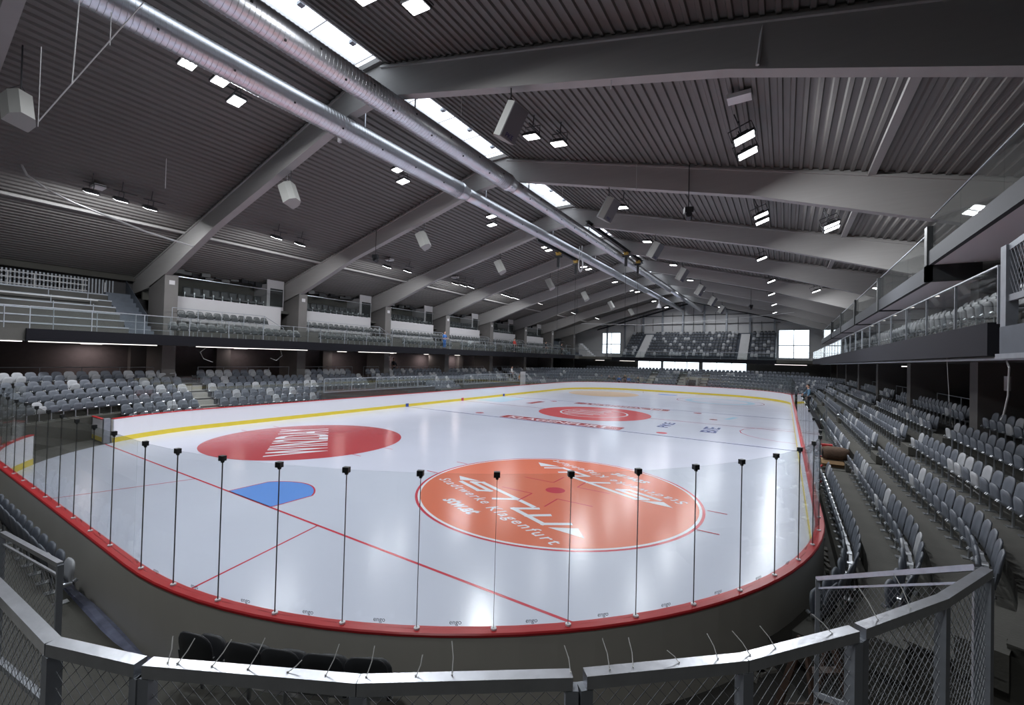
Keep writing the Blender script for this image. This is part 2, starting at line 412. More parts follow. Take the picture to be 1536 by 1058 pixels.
o = sweep([(-0.012, 0.0), (0.05, 0.0), (0.05, 0.22), (-0.012, 0.22)], YELLOW, None, 'kick_strip', boards); o['label'] = 'yellow kick strip'
o = sweep([(0.052, -0.05), (0.14, -0.05), (0.14, 1.06), (0.052, 1.06)], BOARDG, None, 'outer_panel', boards); o['label'] = 'grey outer panel'
o = sweep([(-0.015, 1.06), (0.15, 1.06), (0.15, 1.085), (0.135, 1.10), (0.0, 1.10), (-0.015, 1.09)], REDR, None, 'top_rail', boards); o['label'] = 'red top rail'
# open gate leaf
g = empty('board_gate', (-12.65, -26.62, 0), 'open white board gate with yellow strip beside the near left corner', 'gate')
mb = MB(); mb.bb(-1.7, -0.1, -0.28, -0.2, 0.25, 1.05, BOARDW); mb.build('gate_panel', g)
mb = MB(); mb.bb(-1.7, -0.1, -0.29, -0.19, 0.06, 0.25, YELLOW); o = mb.build('kick_strip', g)
mb = MB(); mb.bb(-1.7, -0.1, -0.30, -0.18, 1.05, 1.09, REDR); mb.build('top_rail', g)
mb = MB(); mb.bb(-0.1, 0.12, -0.3, -0.08, 0, 1.12, STEEL_D); mb.build('gate_post', g)
# line markers on the left boards
for nm, y, mt, lb in (('line_marker', -7.4, ICE_BLUE, 'blue line marker block on the left boards, nearer of two blue ones'), ('line_marker', 0, ICE_LINE, 'red centre line marker block on the left boards'), ('line_marker', 7.4, ICE_BLUE, 'blue line marker block on the left boards, farther of two blue ones')):
    mb = MB(); mb.bb(-HW + 0.012, -HW + 0.05, y - 0.15, y + 0.15, 0.0, 0.27, mt); tag(mb.build(nm), lb, 'marker')

# ---------------------------------------------------------------- rink glass
panes = []
def pane_list():
    """(k, t0, t1) per pane, seams where the photograph shows them in the near right corner"""
    L = []
    for k, s in enumerate(SEG):
        ln = seglen(s)
        if k == 0:
            st = 5.86 / 90; L.append((0, 0.0, 1.9 / 90))
            for j in range(15): L.append((0, 1.9 / 90 + j * st, 1.9 / 90 + (j + 1) * st))
            continue
        w = 0.9 if s[0] == 'arc' else 1.0
        if k in (1, 3, 5): w = 2.4
        n = max(1, round(ln / w))
        for i in range(n): L.append((k, i / n, (i + 1) / n))
    return L
place_of = {0: 'near right corner', 1: 'right side', 2: 'far right corner', 3: 'far end', 4: 'far left corner', 5: 'left side', 6: 'near left corner', 7: 'near end'}
cnt = {}
GZ0, GZ1 = 1.10, 2.92
for k, t0, t1 in pane_list():
    cnt[k] = cnt.get(k, 0) + 1
    if k == 6 and t1 > 28.5 / 90 and t0 < 57 / 90: continue
    if k == 1 and (t0 > 0.40 and t0 < 0.60): continue
    a = Vector((*path_pt(k, t0, 0.06)[:2], 0)); b = Vector((*path_pt(k, t1, 0.06)[:2], 0)); c = (a + b) / 2
    d = (b - a); ln = d.length; rz = atan2(d.y, d.x)
    zt = GZ1 if k not in (1, 5) else 2.92
    if k == 5: zt = 2.35
    e = empty('rink_glass', (c.x, c.y, GZ0), 'clear protective glass pane above the boards, %s one along the %s' % (nth(cnt[k]), place_of[k]), 'glass pane', 'rink glass panes', rz)
    mb = MB(); mb.box((0, 0, (zt - GZ0) / 2), (ln - 0.012, 0.012, zt - GZ0), GLASS); mb.build('pane', e)
    if k == 7 and t1 > 0.999: continue
    if k in (0, 7, 6, 1):
        mb = MB(); mb.bb(ln / 2 - 0.006, ln / 2 + 0.0, -0.007, 0.007, 0, zt - GZ0 - 0.02, SEAL); o = mb.build('seam_seal', e); o['label'] = 'dark seam strip'
        mb = MB(); mb.bb(ln / 2 - 0.045, ln / 2 + 0.03, -0.03, 0.03, zt - GZ0 - 0.035, zt - GZ0 + 0.03, BLACK); mb.bb(ln / 2 - 0.02, ln / 2 + 0.012, -0.014, 0.014, zt - GZ0 - 0.06, zt - GZ0 - 0.03, BLACK); o = mb.build('top_clip', e); o['label'] = 'black clip'
    if k in (0, 7, 6):
        mb = MB(); mb.tube([(ln / 2, 0, 0.0), (ln / 2, 0, 0.02)], 0.035, BOARDW, 10); mb.build('foot_clip', e)
        mb = MB(); put_text(mb, 'engo', (-0.07, -0.008, 0.06), (1, 0, 0), (0, 0, 1), width=0.14, height=0.035, mt=BLACK); mb.build('maker_mark', e, fixn=False)

# ---------------------------------------------------------------- building shell
YK = [-23.0 + 8.42 * k for k in range(-2, 9)]      # frame faces
XW = 23.5; YN = -44.0; YF = 44.4; ZR = 15.15; SL = 0.262
def rz_(x): return ZR - SL * abs(x)
mb = MB(); mb.bb(-XW, XW, YN, YF, -0.12, -0.02, CONC_D); struct(mb.build('floor'), 'dark concrete hall floor around the rink')
mb = MB(); mb.bb(-XW - 0.3, -XW, YN, YF, -0.1, 9.2, WALLD); struct(mb.build('wall_left'), 'dark side wall behind the left stands')
mb = MB(); mb.bb(XW, XW + 0.3, YN, YF, -0.1, 9.2, WALLD); struct(mb.build('wall_right'), 'dark side wall behind the right stands')
mb = MB(); mb.bb(-XW, XW, YN - 0.3, YN, -0.1, 16, WALLD); struct(mb.build('wall_back'), 'dark end wall behind the camera')
# gable wall with window openings
mb = MB()
def gable_rect(x0, x1, z0, z1, mt=WALLG): mb.bb(x0, x1, YF, YF + 0.25, z0, z1, mt)
opens = [(-16.1, -12.6, 5.7, 9.6), (12.3, 16.2, 5.4, 9.75), (-9.3, -5.2, 3.0, 4.5), (-4.9, 1.0, 3.0, 4.5), (1.5, 8.0, 3.0, 4.5)]
xs = sorted(set([-XW, XW] + [v for o in opens for v in o[:2]]))
for x0, x1 in zip(xs[:-1], xs[1:]):
    xm = (x0 + x1) / 2; holes = sorted([(o[2], o[3]) for o in opens if o[0] <= xm <= o[1]]); z = -0.1
    for h0, h1 in holes: gable_rect(x0, x1, z, h0); z = h1
    zt = 9.0; gable_rect(x0, x1, z, zt) if zt > z else None
    mb.prism([(x0, YF, max(z, zt)), (x1, YF, max(z, zt)), (x1, YF, rz_(x1))] + ([(0, YF, ZR)] if x0 < 0 < x1 else []) + [(x0, YF, rz_(x0))], (0, 0.25, 0), WALLG)
struct(mb.build('wall_far'), 'pale grey far gable wall with dark posts')
n = 0
for o in opens:
    n += 1; mb = MB(); x0, x1, z0, z1 = o; m = max(2, int((x1 - x0) / 1.8)); 
    for i in range(m + 1): x = x0 + (x1 - x0) * i / m; mb.bb(x - 0.05, x + 0.05, YF, YF + 0.12, z0, z1, STEEL_D)
    for z in (z0, z1) + (((z0 * .55 + z1 * .45),) if z1 - z0 > 2 else ()): mb.bb(x0, x1, YF, YF + 0.12, z - 0.06, z + 0.06, STEEL_D)
    w = struct(mb.build('window_%d' % n), 'bright window opening in the far wall')
    mb = MB(); mb.bb(x0, x1, YF + 0.05, YF + 0.07, z0, z1, GLASS_B); mb.build('pane', w)
# gable posts and rafters
for i, x in enumerate((-15.1, -11.75, -8.4, -5.05, -1.7, 1.7, 5.05, 8.4, 11.75)):
    mb = MB(); mb.bb(x - 0.14, x + 0.14, YF - 0.3, YF, 4.9, rz_(x) - 0.2, STEEL_D)
    tag(mb.build('gable_post'), 'dark steel wall post of the far gable, %s from the left' % nth(i + 1), 'post', 'gable posts')
mb = MB()
for s in (-1, 1):
    mb.bar((0, YF - 0.35, ZR - 0.55), (s * 17, YF - 0.35, rz_(17) - 0.55), 0.14, 0.2, DARKM)
for z, xe in ((12.4, 9), (10.9, 12.5)):
    mb.bar((-xe, YF - 0.2, z), (xe, YF - 0.2, z), 0.08, 0.1, DARKM)
for x in (-10, -6.7, -3.4, 0, 3.4, 6.7, 10): mb.bar((x, YF - 0.1, 9.8), (x, YF - 0.1, rz_(x) - 1.4), 0.05, 0.05, DARKM)
tag(mb.build('gable_bracing'), 'thin dark rails and sloping braces on the far gable wall', 'bracing')

# roof deck: trapezoid ribs running along the hall
def deck(x0, x1, y0, y1, name, lab):
    mb = MB(); pts = []; p = 0.30; n = int(abs(x1 - x0) / p); s = 1 if x1 > x0 else -1
    for i in range(n):
        xb = x0 + s * i * p
        for dx, dz in ((0, 0), (0.15, 0), (0.18, -0.07), (0.27, -0.07)): x = xb + s * dx; pts.append((x, rz_(x) + dz))
    x = x0 + s * n * p; pts.append((x, rz_(x))); pts.append((x1, rz_(x1)))
    vs = []; fs = []
    for x, z in pts: vs += [(x, y0, z), (x, y1, z)]
    for i in range(len(pts) - 1): fs.append((2 * i, 2 * i + 1, 2 * i + 3, 2 * i + 2))
    o = len(vs)
    mb.add(vs, fs, DECK)
    mb.prism([(x0, y0, rz_(x0) + 0.05), (x1, y0, rz_(x1) + 0.05), (x1, y0, rz_(x1) + 0.25), (x0, y0, rz_(x0) + 0.25)], (0, y1 - y0, 0), DECK)
    return struct(mb.build(name), lab)
deck(-0.75, -XW - 0.3, YN - 0.3, YF + 0.25, 'ceiling', 'ribbed metal roof deck, left slope')
deck(0.75, XW + 0.3, YN - 0.3, YF + 0.25, 'ceiling', 'ribbed metal roof deck, right slope')
# roof caps over the ridge outside the skylights
mb = MB()
SKY = [(YK[k] + 0.75, YK[k + 1] - 0.15) for k in range(0, len(YK) - 2)]
mb.bb(-0.8, 0.8, YN, SKY[0][0], 15.0, 15.2, DECK); mb.bb(-0.8, 0.8, SKY[-1][1], YF + 0.2, 15.0, 15.2, DECK)
for a, b in zip(SKY[:-1], SKY[1:]): mb.bb(-0.8, 0.8, a[1], b[0], 14.95, 15.15, DECK)
struct(mb.build('trim_1'), 'ridge strip between the skylights')
for i, (y0, y1) in enumerate(SKY):
    mb = MB()
    for s in (-1, 1): mb.bb(s * 0.75 - 0.03, s * 0.75 + 0.03, y0, y1, 14.9, 15.35, SKYG)
    m = 4
    for q in range(m + 1): y = y0 + (y1 - y0) * q / m; mb.bb(-0.75, 0.75, y - 0.015, y + 0.015, 15.3, 15.33, WALLW)
    for q in range(m): y = y0 + (y1 - y0) * (q + 0.5) / m; mb.bb(0.3, 0.5, y - 0.12, y + 0.05, 15.05, 15.15, STEEL_D)
    struct(mb.build('window_%d' % (n + 1 + i)), 'bright ridge skylight')
# longitudinal ridge purlin lines and eaves strips
for s, side in ((-1, 'left'), (1, 'right')):
    mb = MB(); mb.bar((s * 15.6, YK[1], rz_(15.6) - 0.14), (s * 15.6, YF, rz_(15.6) - 0.14), 0.22, 0.12, BEAM)
    struct(mb.build('trim_%d' % (2 if s < 0 else 3)), 'pale longitudinal strip under the %s roof slope' % side)
    mb = MB(); mb.bar((s * 23.2, YN, 8.9), (s * 23.2, YF, 8.9), 0.4, 0.35, CONC); struct(mb.build('trim_%d' % (4 if s < 0 else 5)), 'eaves beam at the %s wall' % side)

# portal frames
BW = 0.34
def portal(k, y):
    ordn = ['nearest behind the camera', 'nearest at the picture edge', 'nearest complete', 'second complete', 'third complete', 'fourth complete', 'fifth complete', 'sixth complete', 'seventh complete', 'farthest']
    e = empty('roof_arch', (0, y, 0), 'pale grey arched roof frame spanning the rink, %s one' % ordn[k], 'roof frame', 'roof frames')
    for s in (-1, 1):
        top = [(0, 15.0), (0.55, 15.0), (1.3, rz_(1.3) - 0.02), (23.4, rz_(23.4) - 0.02)]
        bot = [(23.4, 7.9), (20.4, 8.2), (18.2, 8.8), (12.0, 10.85), (5.7, 12.45), (2.4, 13.3), (1.2, 13.62), (0, 13.72)]
        pts = [(s * x, 0, z) for x, z in top + bot]
        mb = MB(); mb.prism(pts, (0, BW, 0), BEAM)
        # top flange ledge
        for a, b in zip(top[1:-1], top[2:]): mb.bar((s * a[0], BW / 2, a[1] - 0.16), (s * b[0], BW / 2, b[1] - 0.16), BW + 0.14, 0.07, BEAM)
        # small bottom seams
        mb.build('rafter', e)
        mb = MB(); mb.prism([(s * 18.2, 0, 2.2), (s * 20.6, 0, 2.2), (s * 20.6, 0, 8.25), (s * 18.2, 0, 8.85)], (0, 0.68, 0), COLUMN)
        mb.build('column', e)
        mb = MB(); mb.bb(s * 18.2 - 0.02, s * 18.2 + 0.02, 0.22, 0.5, 8.25, 8.5, WALLW); o = mb.build('cover_plate', e)
    return e
for k in range(10): portal(k, YK[k])

# ---------------------------------------------------------------- terraces (lower bowl)
def rowd(i): return 1.4 + 0.8 * i
def rowz(i): return 0.68 + 0.39 * i
VOM = (0, 28 / 90, 65 / 90)     # vomitory cut in near right corner (fraction of arc, measured from its start at -90 deg)
def bowl_keep(i, k, t):
    if k == 0 and 22 / 90 < t < 66 / 90: return False
    if i <= 0 and k == 6 and 24 / 90 < t < 62 / 90: return False
    if i == -1 and k in (5, 4, 3, 2): return False
    if i <= 1 and k == 5 and (0.19 * 1) > 2: return False
    if k == 5:
        y = CY - t * 2 * CY
        if i <= 1 and (-14.6 < y < -2.9 or 1.2 < y < 12.6): return False
    if k == 3:
        x = CX - t * 2 * CX
        if i <= 2 and 1.2 < x < 2.6: return False
    return True
mb = MB(); S = path_samples(0.6, 30)
for i in range(-1, 5):
    d0 = rowd(i) - (0.6 if i >= 0 else 0.2); d1 = rowd(i) + 0.2; z = rowz(i); K = [bowl_keep(i, *s) for s in S]
    for q in range(len(S)):
        if not K[q]: continue
        r = (q + 1) % len(S)
        A = [(*path_pt(*S[q], d)[:2], zz) for d, zz in ((d0, -0.05), (d0, z), (d1, z), (d1, -0.05))]
        B = [(*path_pt(*S[r], d)[:2], zz) for d, zz in ((d0, -0.05), (d0, z), (d1, z), (d1, -0.05))]
        fs = [(0, 4, 5, 1), (1, 5, 6, 2), (2, 6, 7, 3)]
        if not K[q - 1]: fs.append((0, 1, 2, 3))
        if not K[r]: fs.append((7, 6, 5, 4))
        mb.add(A + B, fs, CONC)
struct(mb.build('floor'), 'stepped concrete terraces of the lower stands')
# concourse behind the rows
mb = MB()
mb.bb(-XW, -18.55, YN + 8, YF, 1.9, 2.25, CONC_D); mb.bb(18.55, XW, -28.0, YF, 1.9, 2.25, CONC_D)
mb.bb(-18.55, 18.55, 35.7, YF, 2.2, 2.6, CONC_D)
struct(mb.build('floor'), 'concourse floor behind the lower rows')
# camera platform above the vomitory
mb = MB()
N = 26
for q in range(N):
    a0 = radians(-92 + 70 * q / N); a1 = radians(-92 + 70 * (q + 1) / N)
    P = lambda r, a, z: (CX + r * cos(a), -CY + r * sin(a), z)
    vs = [P(12.68, a0, -0.05), P(12.68, a1, -0.05), P(12.68, a1, 2.3), P(12.68, a0, 2.3), P(17.5, a0, 2.3), P(17.5, a1, 2.3)]
    mb.add(vs, [(0, 1, 2, 3), (3, 2, 5, 4)], CONC)
struct(mb.build('floor'), 'concrete platform behind the near railing')

# aisle steps
def steps(name, k, t, w, rows, label, step_mat=CONC_L):  # last argument is the step material, beige concrete by default
    mb = MB()
    for i in rows:
        d0 = rowd(i) - 0.6; z = rowz(i); zp = rowz(i - 1)
        x, y, a = path_pt(k, t, d0 - 0.18); R = Matrix.Rotation(a, 3, 'Z')
        mb.box((x, y, (z + zp) / 2 - 0.1 + 0.0), (0.4, w, z - zp), step_mat, M=R)
        x, y, a = path_pt(k, t, d0 + 0.4)
        mb.box((x, y, z + 0.008), (0.8, w, 0.02), step_mat, M=R)
    tag(mb.build(name), label, 'steps')
def tl(y): return (CY - y) / (2 * CY)      # left side fraction
def trt(y): return (y + CY) / (2 * CY)     # right side fraction
def tfar(x): return (CX - x) / (2 * CX)
LEFT_AISLES = [-21.75, 13.4]; RIGHT_AISLES = [-14.15, -2.0, 10.5, 21.5]
steps('aisle_steps', 5, tl(-21.75), 1.15, range(0, 5), 'beige concrete aisle steps beside the first column, left stand')
steps('aisle_steps', 5, tl(13.4), 1.1, range(0, 5), 'concrete aisle steps near the far end of the left stand')
for y, w in zip(RIGHT_AISLES, ('nearest', 'second', 'third', 'farthest')):
    steps('aisle_steps', 1, trt(y), 1.1, range(0 if y != -2.0 else 1, 5), '%s concrete aisle steps in the right stand' % w, CONC)
for x, w in ((-4.2, 'left'), (3.3, 'right'), (0.35, 'middle')):
    steps('aisle_steps', 3, tfar(x), 0.9, range(0, 5), 'beige concrete steps in the far lower stand, %s flight' % w)
steps('aisle_steps', 0, 68.5 / 90, 1.3, range(-1, 5), 'dark concrete steps climbing past the near right railing', CONC)
# beige vomitory walls in the far stand
mb = MB(); mb.bb(0.95, 1.2, HL + 0.8, HL + 3.6, 0, 2.2, CONC_L); mb.bb(2.6, 2.85, HL + 0.8, HL + 3.6, 0, 2.2, CONC_L); mb.bb(0.95, 2.85, HL + 3.5, HL + 3.7, 1.2, 2.3, CONC_L)
tag(mb.build('tunnel_walls'), 'beige concrete walls of the player tunnel in the far stand', 'wall')
mb = MB(); mb.bb(-7.9, -7.7, HL + 0.8, HL + 2.6, 0, 1.9, CONC_L); mb.bb(-5.3, -5.1, HL + 0.8, HL + 2.6, 0, 1.9, CONC_L); mb.bb(-7.9, -5.1, HL + 2.5, HL + 2.7, 0.0, 1.9, CONC_L)
tag(mb.build('bench_walls'), 'beige concrete bay behind the group of people at the far end', 'wall')
# low walls behind the boards left of the gate
mb = MB()
for q in range(10):
    t0 = 22 / 90 + q * 4 / 90; t1 = t0 + 4 / 90
    a = path_pt(6, t0, 2.4)[:2]; b = path_pt(6, t1, 2.4)[:2]
    mb.bar((a[0], a[1], 0.65), (b[0], b[1], 0.65), 0.12, 1.4, CONC)
tag(mb.build('tunnel_walls'), 'dark concrete wall behind the open gate in the near left corner', 'wall')

# ---------------------------------------------------------------- seats
def shell_mesh(mbx, w, z0, z1, y0, tilt, curve, th, mt, round_top=0.13, round_bot=0.05, n=5):
    """rounded upright shell: outline + inner ring + centre on both faces, extruded"""
    def outline(ins):
        hw = w / 2 - ins; a = z0 + ins; b = z1 - ins; rt = max(0.02, round_top - ins * 0.5); rb = max(0.015, round_bot - ins * 0.5); P = []
        for (cx, cz, r, a0) in ((hw - rb, a + rb, rb, -90), (hw - rt, b - rt, rt, 0), (-hw + rt, b - rt, rt, 90), (-hw + rb, a + rb, rb, 180)):
            for q in range(n): an = radians(a0 + 90 * q / (n - 1)); P.append((cx + r * cos(an), cz + r * sin(an)))
        return P
    def yy(x, z): return y0 - tilt * (z - z0) + curve * x * x * 4
    rings = [outline(0.0), outline(0.012), outline(0.10)]
    vs = []; N = len(rings[0])
    def add_ring(r, off): 
        o = len(vs)
        for x, z in r: vs.append((x, yy(x, z) + off, z))
        return o
    f1 = add_ring(rings[1], th / 2); f2 = add_ring(rings[2], th / 2 - 0.006); m = add_ring(rings[0], 0.0); b1 = add_ring(rings[1], -th / 2); b2 = add_ring(rings[2], -th / 2 - 0.006)
    fs = []
    def band(a, b):
        for q in range(N): q2 = (q + 1) % N; fs.append((a + q, a + q2, b + q2, b + q))
    band(f2, f1); band(f1, m); band(m, b1); band(b1, b2)
    fs.append(tuple(f2 + q for q in reversed(range(N)))); fs.append(tuple(b2 + q for q in range(N)))
    mbx.add(vs, fs, mt)
def seat_parts(shell):
    """local frame: +Y faces the ice, z=0 on the tread"""
    A = MB(); shell_mesh(A, 0.45, 0.40, 0.83, -0.02, 0.16, 0.10, 0.03, shell, 0.15)
    B = MB(); shell_mesh(B, 0.42, 0.33, 0.66, 0.13, -0.10, -0.06, 0.045, shell, 0.13)
    C = MB()
    C.tube([(0, 0.06, 0.0), (0, 0.05, 0.34)], 0.022, SEAT_M, 6); C.box((0, 0.06, 0.008), (0.14, 0.18, 0.016), SEAT_M)
    C.box((0, 0.05, 0.34), (0.46, 0.05, 0.04), SEAT_M)
    for s in (-1, 1):
        C.tube([(s * 0.225, 0.02, 0.36), (s * 0.225, 0.13, 0.35)], 0.03, SEAT_M, 8)
        C.bar((s * 0.225, 0.0, 0.36), (s * 0.225, -0.03, 0.58), 0.02, 0.035, SEAT_K)
        C.tube([(s * 0.225, 0.15, 0.37), (s * 0.225, 0.19, 0.40)], 0.028, SEAT_M, 8)
    return A, B, C
def seat_proto(name, shell):
    e = bpy.data.objects.new(name, None); COL.objects.link(e)
    A, B, C = seat_parts(shell)
    for m_, nm in ((A, 'backrest'), (B, 'seat_pan'), (C, 'bracket')):
        o = m_.build(nm, e, smooth=(nm != 'bracket'))
    return e
def near_bowl_skip(i, k, t):
    x, y, a = path_pt(k, t, rowd(i))
    if not bowl_keep(i, k, t):
        return True
    if k == 1:
        if any(abs(y - ya) < 0.72 for ya in RIGHT_AISLES): return True
        if i == -1 and y > -15.4: return y < -13.2 or y > -8.5
        if i == 0 and (y > -1 and y < 6): return True
    if k == 5:
        if abs(y + 21.7) < 0.65 or abs(y - 13.4) < 0.6: return True
        if i in (2, 3) and (-9.3 < y < -8.0): return True
        if i == 4 and (-16.6 < y < -14.9 or -9.4 < y < -8): return True
    if k == 3:
        if any(abs(x - xa) < 0.55 for xa in (-4.2, 3.3, 0.35)): return True
        if i <= 1 and -8.0 < x < -5.0: return True
    if k == 0:
        if t < 25 / 90: return True
        if t > 64 / 90 and t < 70 / 90 + 0.03 * i: return True
    if k == 7 and i == -1:
        if 1.2 > CX + x > 0 and False: return True
        if x > 4.1: return True
    if k == 7 and i > -1: return True
    if k == 6 and i < 1 and 22 / 90 < t < 64 / 90: return True
    return False
bowl = []
for i in range(-1, 5):
    for k, s in enumerate(SEG):
        ln = seglen(s, rowd(i)); n = int(ln / 0.52)
        for q in range(n):
            t = (q + 0.5) / n
            if near_bowl_skip(i, k, t): continue
            if i == 4 and k in (1, 5):      # row between the columns
                y = path_pt(k, t)[1]
                if any(-0.25 < y - yk < 0.85 for yk in YK): continue
            x, y, a = path_pt(k, t, rowd(i)); z = rowz(i)
            bowl.append((x, y, z, a + pi / 2, i, k, q))
# extra back row on far end
for q in range(60):
    x = -15.6 + q * 0.53; y = HL + rowd(5)
    bowl.append((x, y, 2.6, pi, 5, 3, q))
def screen_rank(L):
    R = []
    for s in L:
        p = project((s[0], s[1], s[2] + 0.5))
        ok = p and -30 < p[0] < 1566 and -20 < p[1] < 1075
        R.append((p[2] if ok else 1e9, s))
    R.sort(key=lambda r: r[0]); return R
rnd = random.Random(3)
def pale(i, k, q, x, y):
    h = math.sin(q * 12.9898 + i * 78.233 + k * 37.7) * 43758.5453; h -= math.floor(h)
    if k in (1, 0): return h < (0.12 if i < 2 else 0.17)
    if k in (5, 6): return h < (0.14 if i < 4 else 0.38)
    return h < 0.05
proto = {False: seat_proto('stadium_chair', SEAT), True: seat_proto('stadium_chair', SEAT_P)}
used = {False: False, True: False}
ranked = screen_rank(bowl)
where = {0: 'near right curve', 1: 'right stand', 2: 'far right curve', 3: 'far stand', 4: 'far left curve', 5: 'left stand', 6: 'near left curve', 7: 'near end row'}
rown = {-1: 'the lowest row', 0: 'the second row up', 1: 'the third row up', 2: 'the fourth row up', 3: 'the fifth row up', 4: 'the top row', 5: 'the back row'}
stuff = {False: [], True: []}; nseat = 0; ctr = {}
for d, s in ranked:
    x, y, z, rz, i, k, q = s; pl = pale(i, k, q, x, y)
    if d > 1e8:
        pass
    if nseat < 300 and d < 1e8:
        nseat += 1; key = (i, k); ctr[key] = ctr.get(key, 0) + 1
        lab = '%s seat, %s from near end of %s, %s' % ('pale grey' if pl else 'dark grey', nth(ctr[key]), rown[i], where[k])
        p = proto[pl]
        if not used[pl]:
            used[pl] = True; p.location = (x, y, z); p.rotation_euler = (0, 0, rz); tag(p, lab, 'seat', 'folding seats in the lower stands')
        else:
            copy_tree(p, (x, y, z), rz, label=lab, group='folding seats in the lower stands')
            if 'category' not in p: pass
    else:
        if d < 1e8: stuff[pl].append((x, y, z, rz))
def fixed(b):
    me = b.mesh('tmp'); bm = bmesh.new(); bm.from_mesh(me); bmesh.ops.recalc_face_normals(bm, faces=bm.faces); bm.to_mesh(me); bm.free()
    b.v = [tuple(v.co) for v in me.vertices]; b.f = [list(p.vertices) for p in me.polygons]; bpy.data.meshes.remove(me); return b
both = []
A, B, C = [fixed(b) for b in seat_parts(SEAT)]; A2, B2, C2 = [fixed(b) for b in seat_parts(SEAT_P)]
allm = MB()
def join_stuff(name, groups, label, cat):
    vs = []; fs = []; mi = []; mats = []
    for mbs, places in groups:
        base_v = []; base_f = []; base_m = []
        for b in mbs:
            o = len(base_v); base_v += b.v; base_f += [[q + o for q in f] for f in b.f]
            for q in b.mi:
                m_ = b.mats[q]
                if m_ not in mats: mats.append(m_)
                base_m.append(mats.index(m_))
        for (x, y, z, rz) in places:
            c = cos(rz); s_ = sin(rz); o = len(vs)
            vs += [(x + c * a - s_ * b, y + s_ * a + c * b, z + cc) for a, b, cc in base_v]
            fs += [[q + o for q in f] for f in base_f]; mi += base_m
    me = bpy.data.meshes.new(name); me.from_pydata(vs, [], fs)
    for m_ in mats: me.materials.append(m_)
    me.polygons.foreach_set('material_index', mi); me.update()
    o = bpy.data.objects.new(name, me); COL.objects.link(o)
    return tag(o, label, cat, None, 'stuff')
join_stuff('stadium_chair', [((A, B, C), stuff[False]), ((A2, B2, C2), stuff[True])], 'mass of grey and pale folding seats farther off in the lower stands', 'seats')

# ---------------------------------------------------------------- balconies
Z0B, Z1B = 4.55, 5.12
mb = MB(); mb.bb(-XW, -16.25, -31.5, 34.0, Z0B, Z1B - 0.02, CONC_D); struct(mb.build('floor'), 'left balcony slab')
mb = MB(); mb.bb(-16.28, -16.1, -28.8, 32.0, Z0B, Z1B, FASCIA); tag(mb.build('balcony_fascia'), 'long black fascia along the edge of the left balcony', 'fascia')
mb = MB(); mb.bb(16.25, XW, -31.0, 34.0, Z0B, Z1B - 0.02, CONC_D); struct(mb.build('floor'), 'right balcony slab')
mb = MB(); mb.bb(16.1, 16.28, -22.9, 32.5, Z0B, Z1B, FASCIA_R); tag(mb.build('balcony_fascia'), 'long charcoal fascia along the edge of the right balcony', 'fascia')
mb = MB(); mb.bb(-11.4, 12.2, 36.7, YF, 4.45, 4.98, CONC_D); mb.bb(-XW, -11.4, 34.0, YF, 4.6, 5.0, CONC); mb.bb(12.2, XW, 34.0, YF, 4.6, 5.0, CONC)
struct(mb.build('floor'), 'far balcony slab')
mb = MB(); mb.bb(-11.4, 12.2, 36.5, 36.7, 4.42, 5.0, FASCIA); tag(mb.build('balcony_fascia'), 'black fascia along the edge of the far balcony', 'fascia')
# thin light strips under the left balcony edge
for i, (y0, y1) in enumerate(((-31.4, -28.9), (-28.7, -23.9), (-22.0, -15.0), (-10.5, -6.5))):
    mb = MB(); mb.bb(-16.32, -16.22, y0, y1, Z0B - 0.05, Z0B - 0.01, STRIP)
    o = mb.build('strip_light'); tag(o, ['short', 'long', 'long tapering', 'distant short'][i] + ' glowing strip light under the left balcony edge, %s from the left' % nth(i + 1), 'light')
for i, (x, y, lx) in enumerate(((-9, 37.2, 2.5), (13.8, 35.2, 3.6), (-13.0, 35.2, 1.5))):
    mb = MB(); mb.bb(x - lx / 2, x + lx / 2, y - 0.08, y + 0.08, 4.36, 4.42, STRIP); tag(mb.build('strip_light'), 'bright strip light under the far balcony, %s' % ['left of the group of people', 'at the right corner', 'at the left corner'][i], 'light')

# balustrades
def balustrade(x, y0, y1, zb, zt, step, nm, lab, s=1):
    e = empty(nm, (x, y0, zb), lab, 'balustrade'); n = max(1, round((y1 - y0) / step)); w = (y1 - y0) / n
    for i in range(n):
        mb = MB(); mb.bb(-0.008, 0.008, i * w + 0.01, (i + 1) * w - 0.01, 0.0, zt - zb, GLASS_B); mb.build('pane', e)
    for i in range(n + 1):
        mb = MB(); mb.bb(-0.02, 0.02, i * w - 0.015, i * w + 0.015, -0.05, zt - zb - (0 if s else 0.0), STEEL_D); mb.build('post', e)
    mb = MB(); mb.bb(-0.02, 0.02, 0, y1 - y0, zt - zb, zt - zb + 0.025, STEEL); mb.build('handrail', e)
    return e
balustrade(-16.15, -28.7, 32.0, Z1B, 6.14, 2.1, 'glass_balustrade', 'glass balustrade with thin top rail along the left balcony')
balustrade(16.15, -23.2, 32.4, Z1B, 6.02, 2.1, 'glass_balustrade', 'glass balustrade with thin top rail along the right balcony')
e = empty('glass_balustrade', (-11.4, 36.55, 5.0), 'low glass balustrade along the far balcony', 'balustrade')
for i in range(10): mb = MB(); mb.bb(i * 2.36 + .01, i * 2.36 + 2.35, -0.008, 0.008, 0, 0.95, GLASS_B); mb.build('pane', e)
for i in range(11): mb = MB(); mb.bb(i * 2.36 - .02, i * 2.36 + .02, -0.02, 0.02, 0, 0.97, STEEL_D); mb.build('post', e)
mb = MB(); mb.bb(0, 23.6, -0.02, 0.02, 0.95, 0.99, STEEL); mb.build('handrail', e)

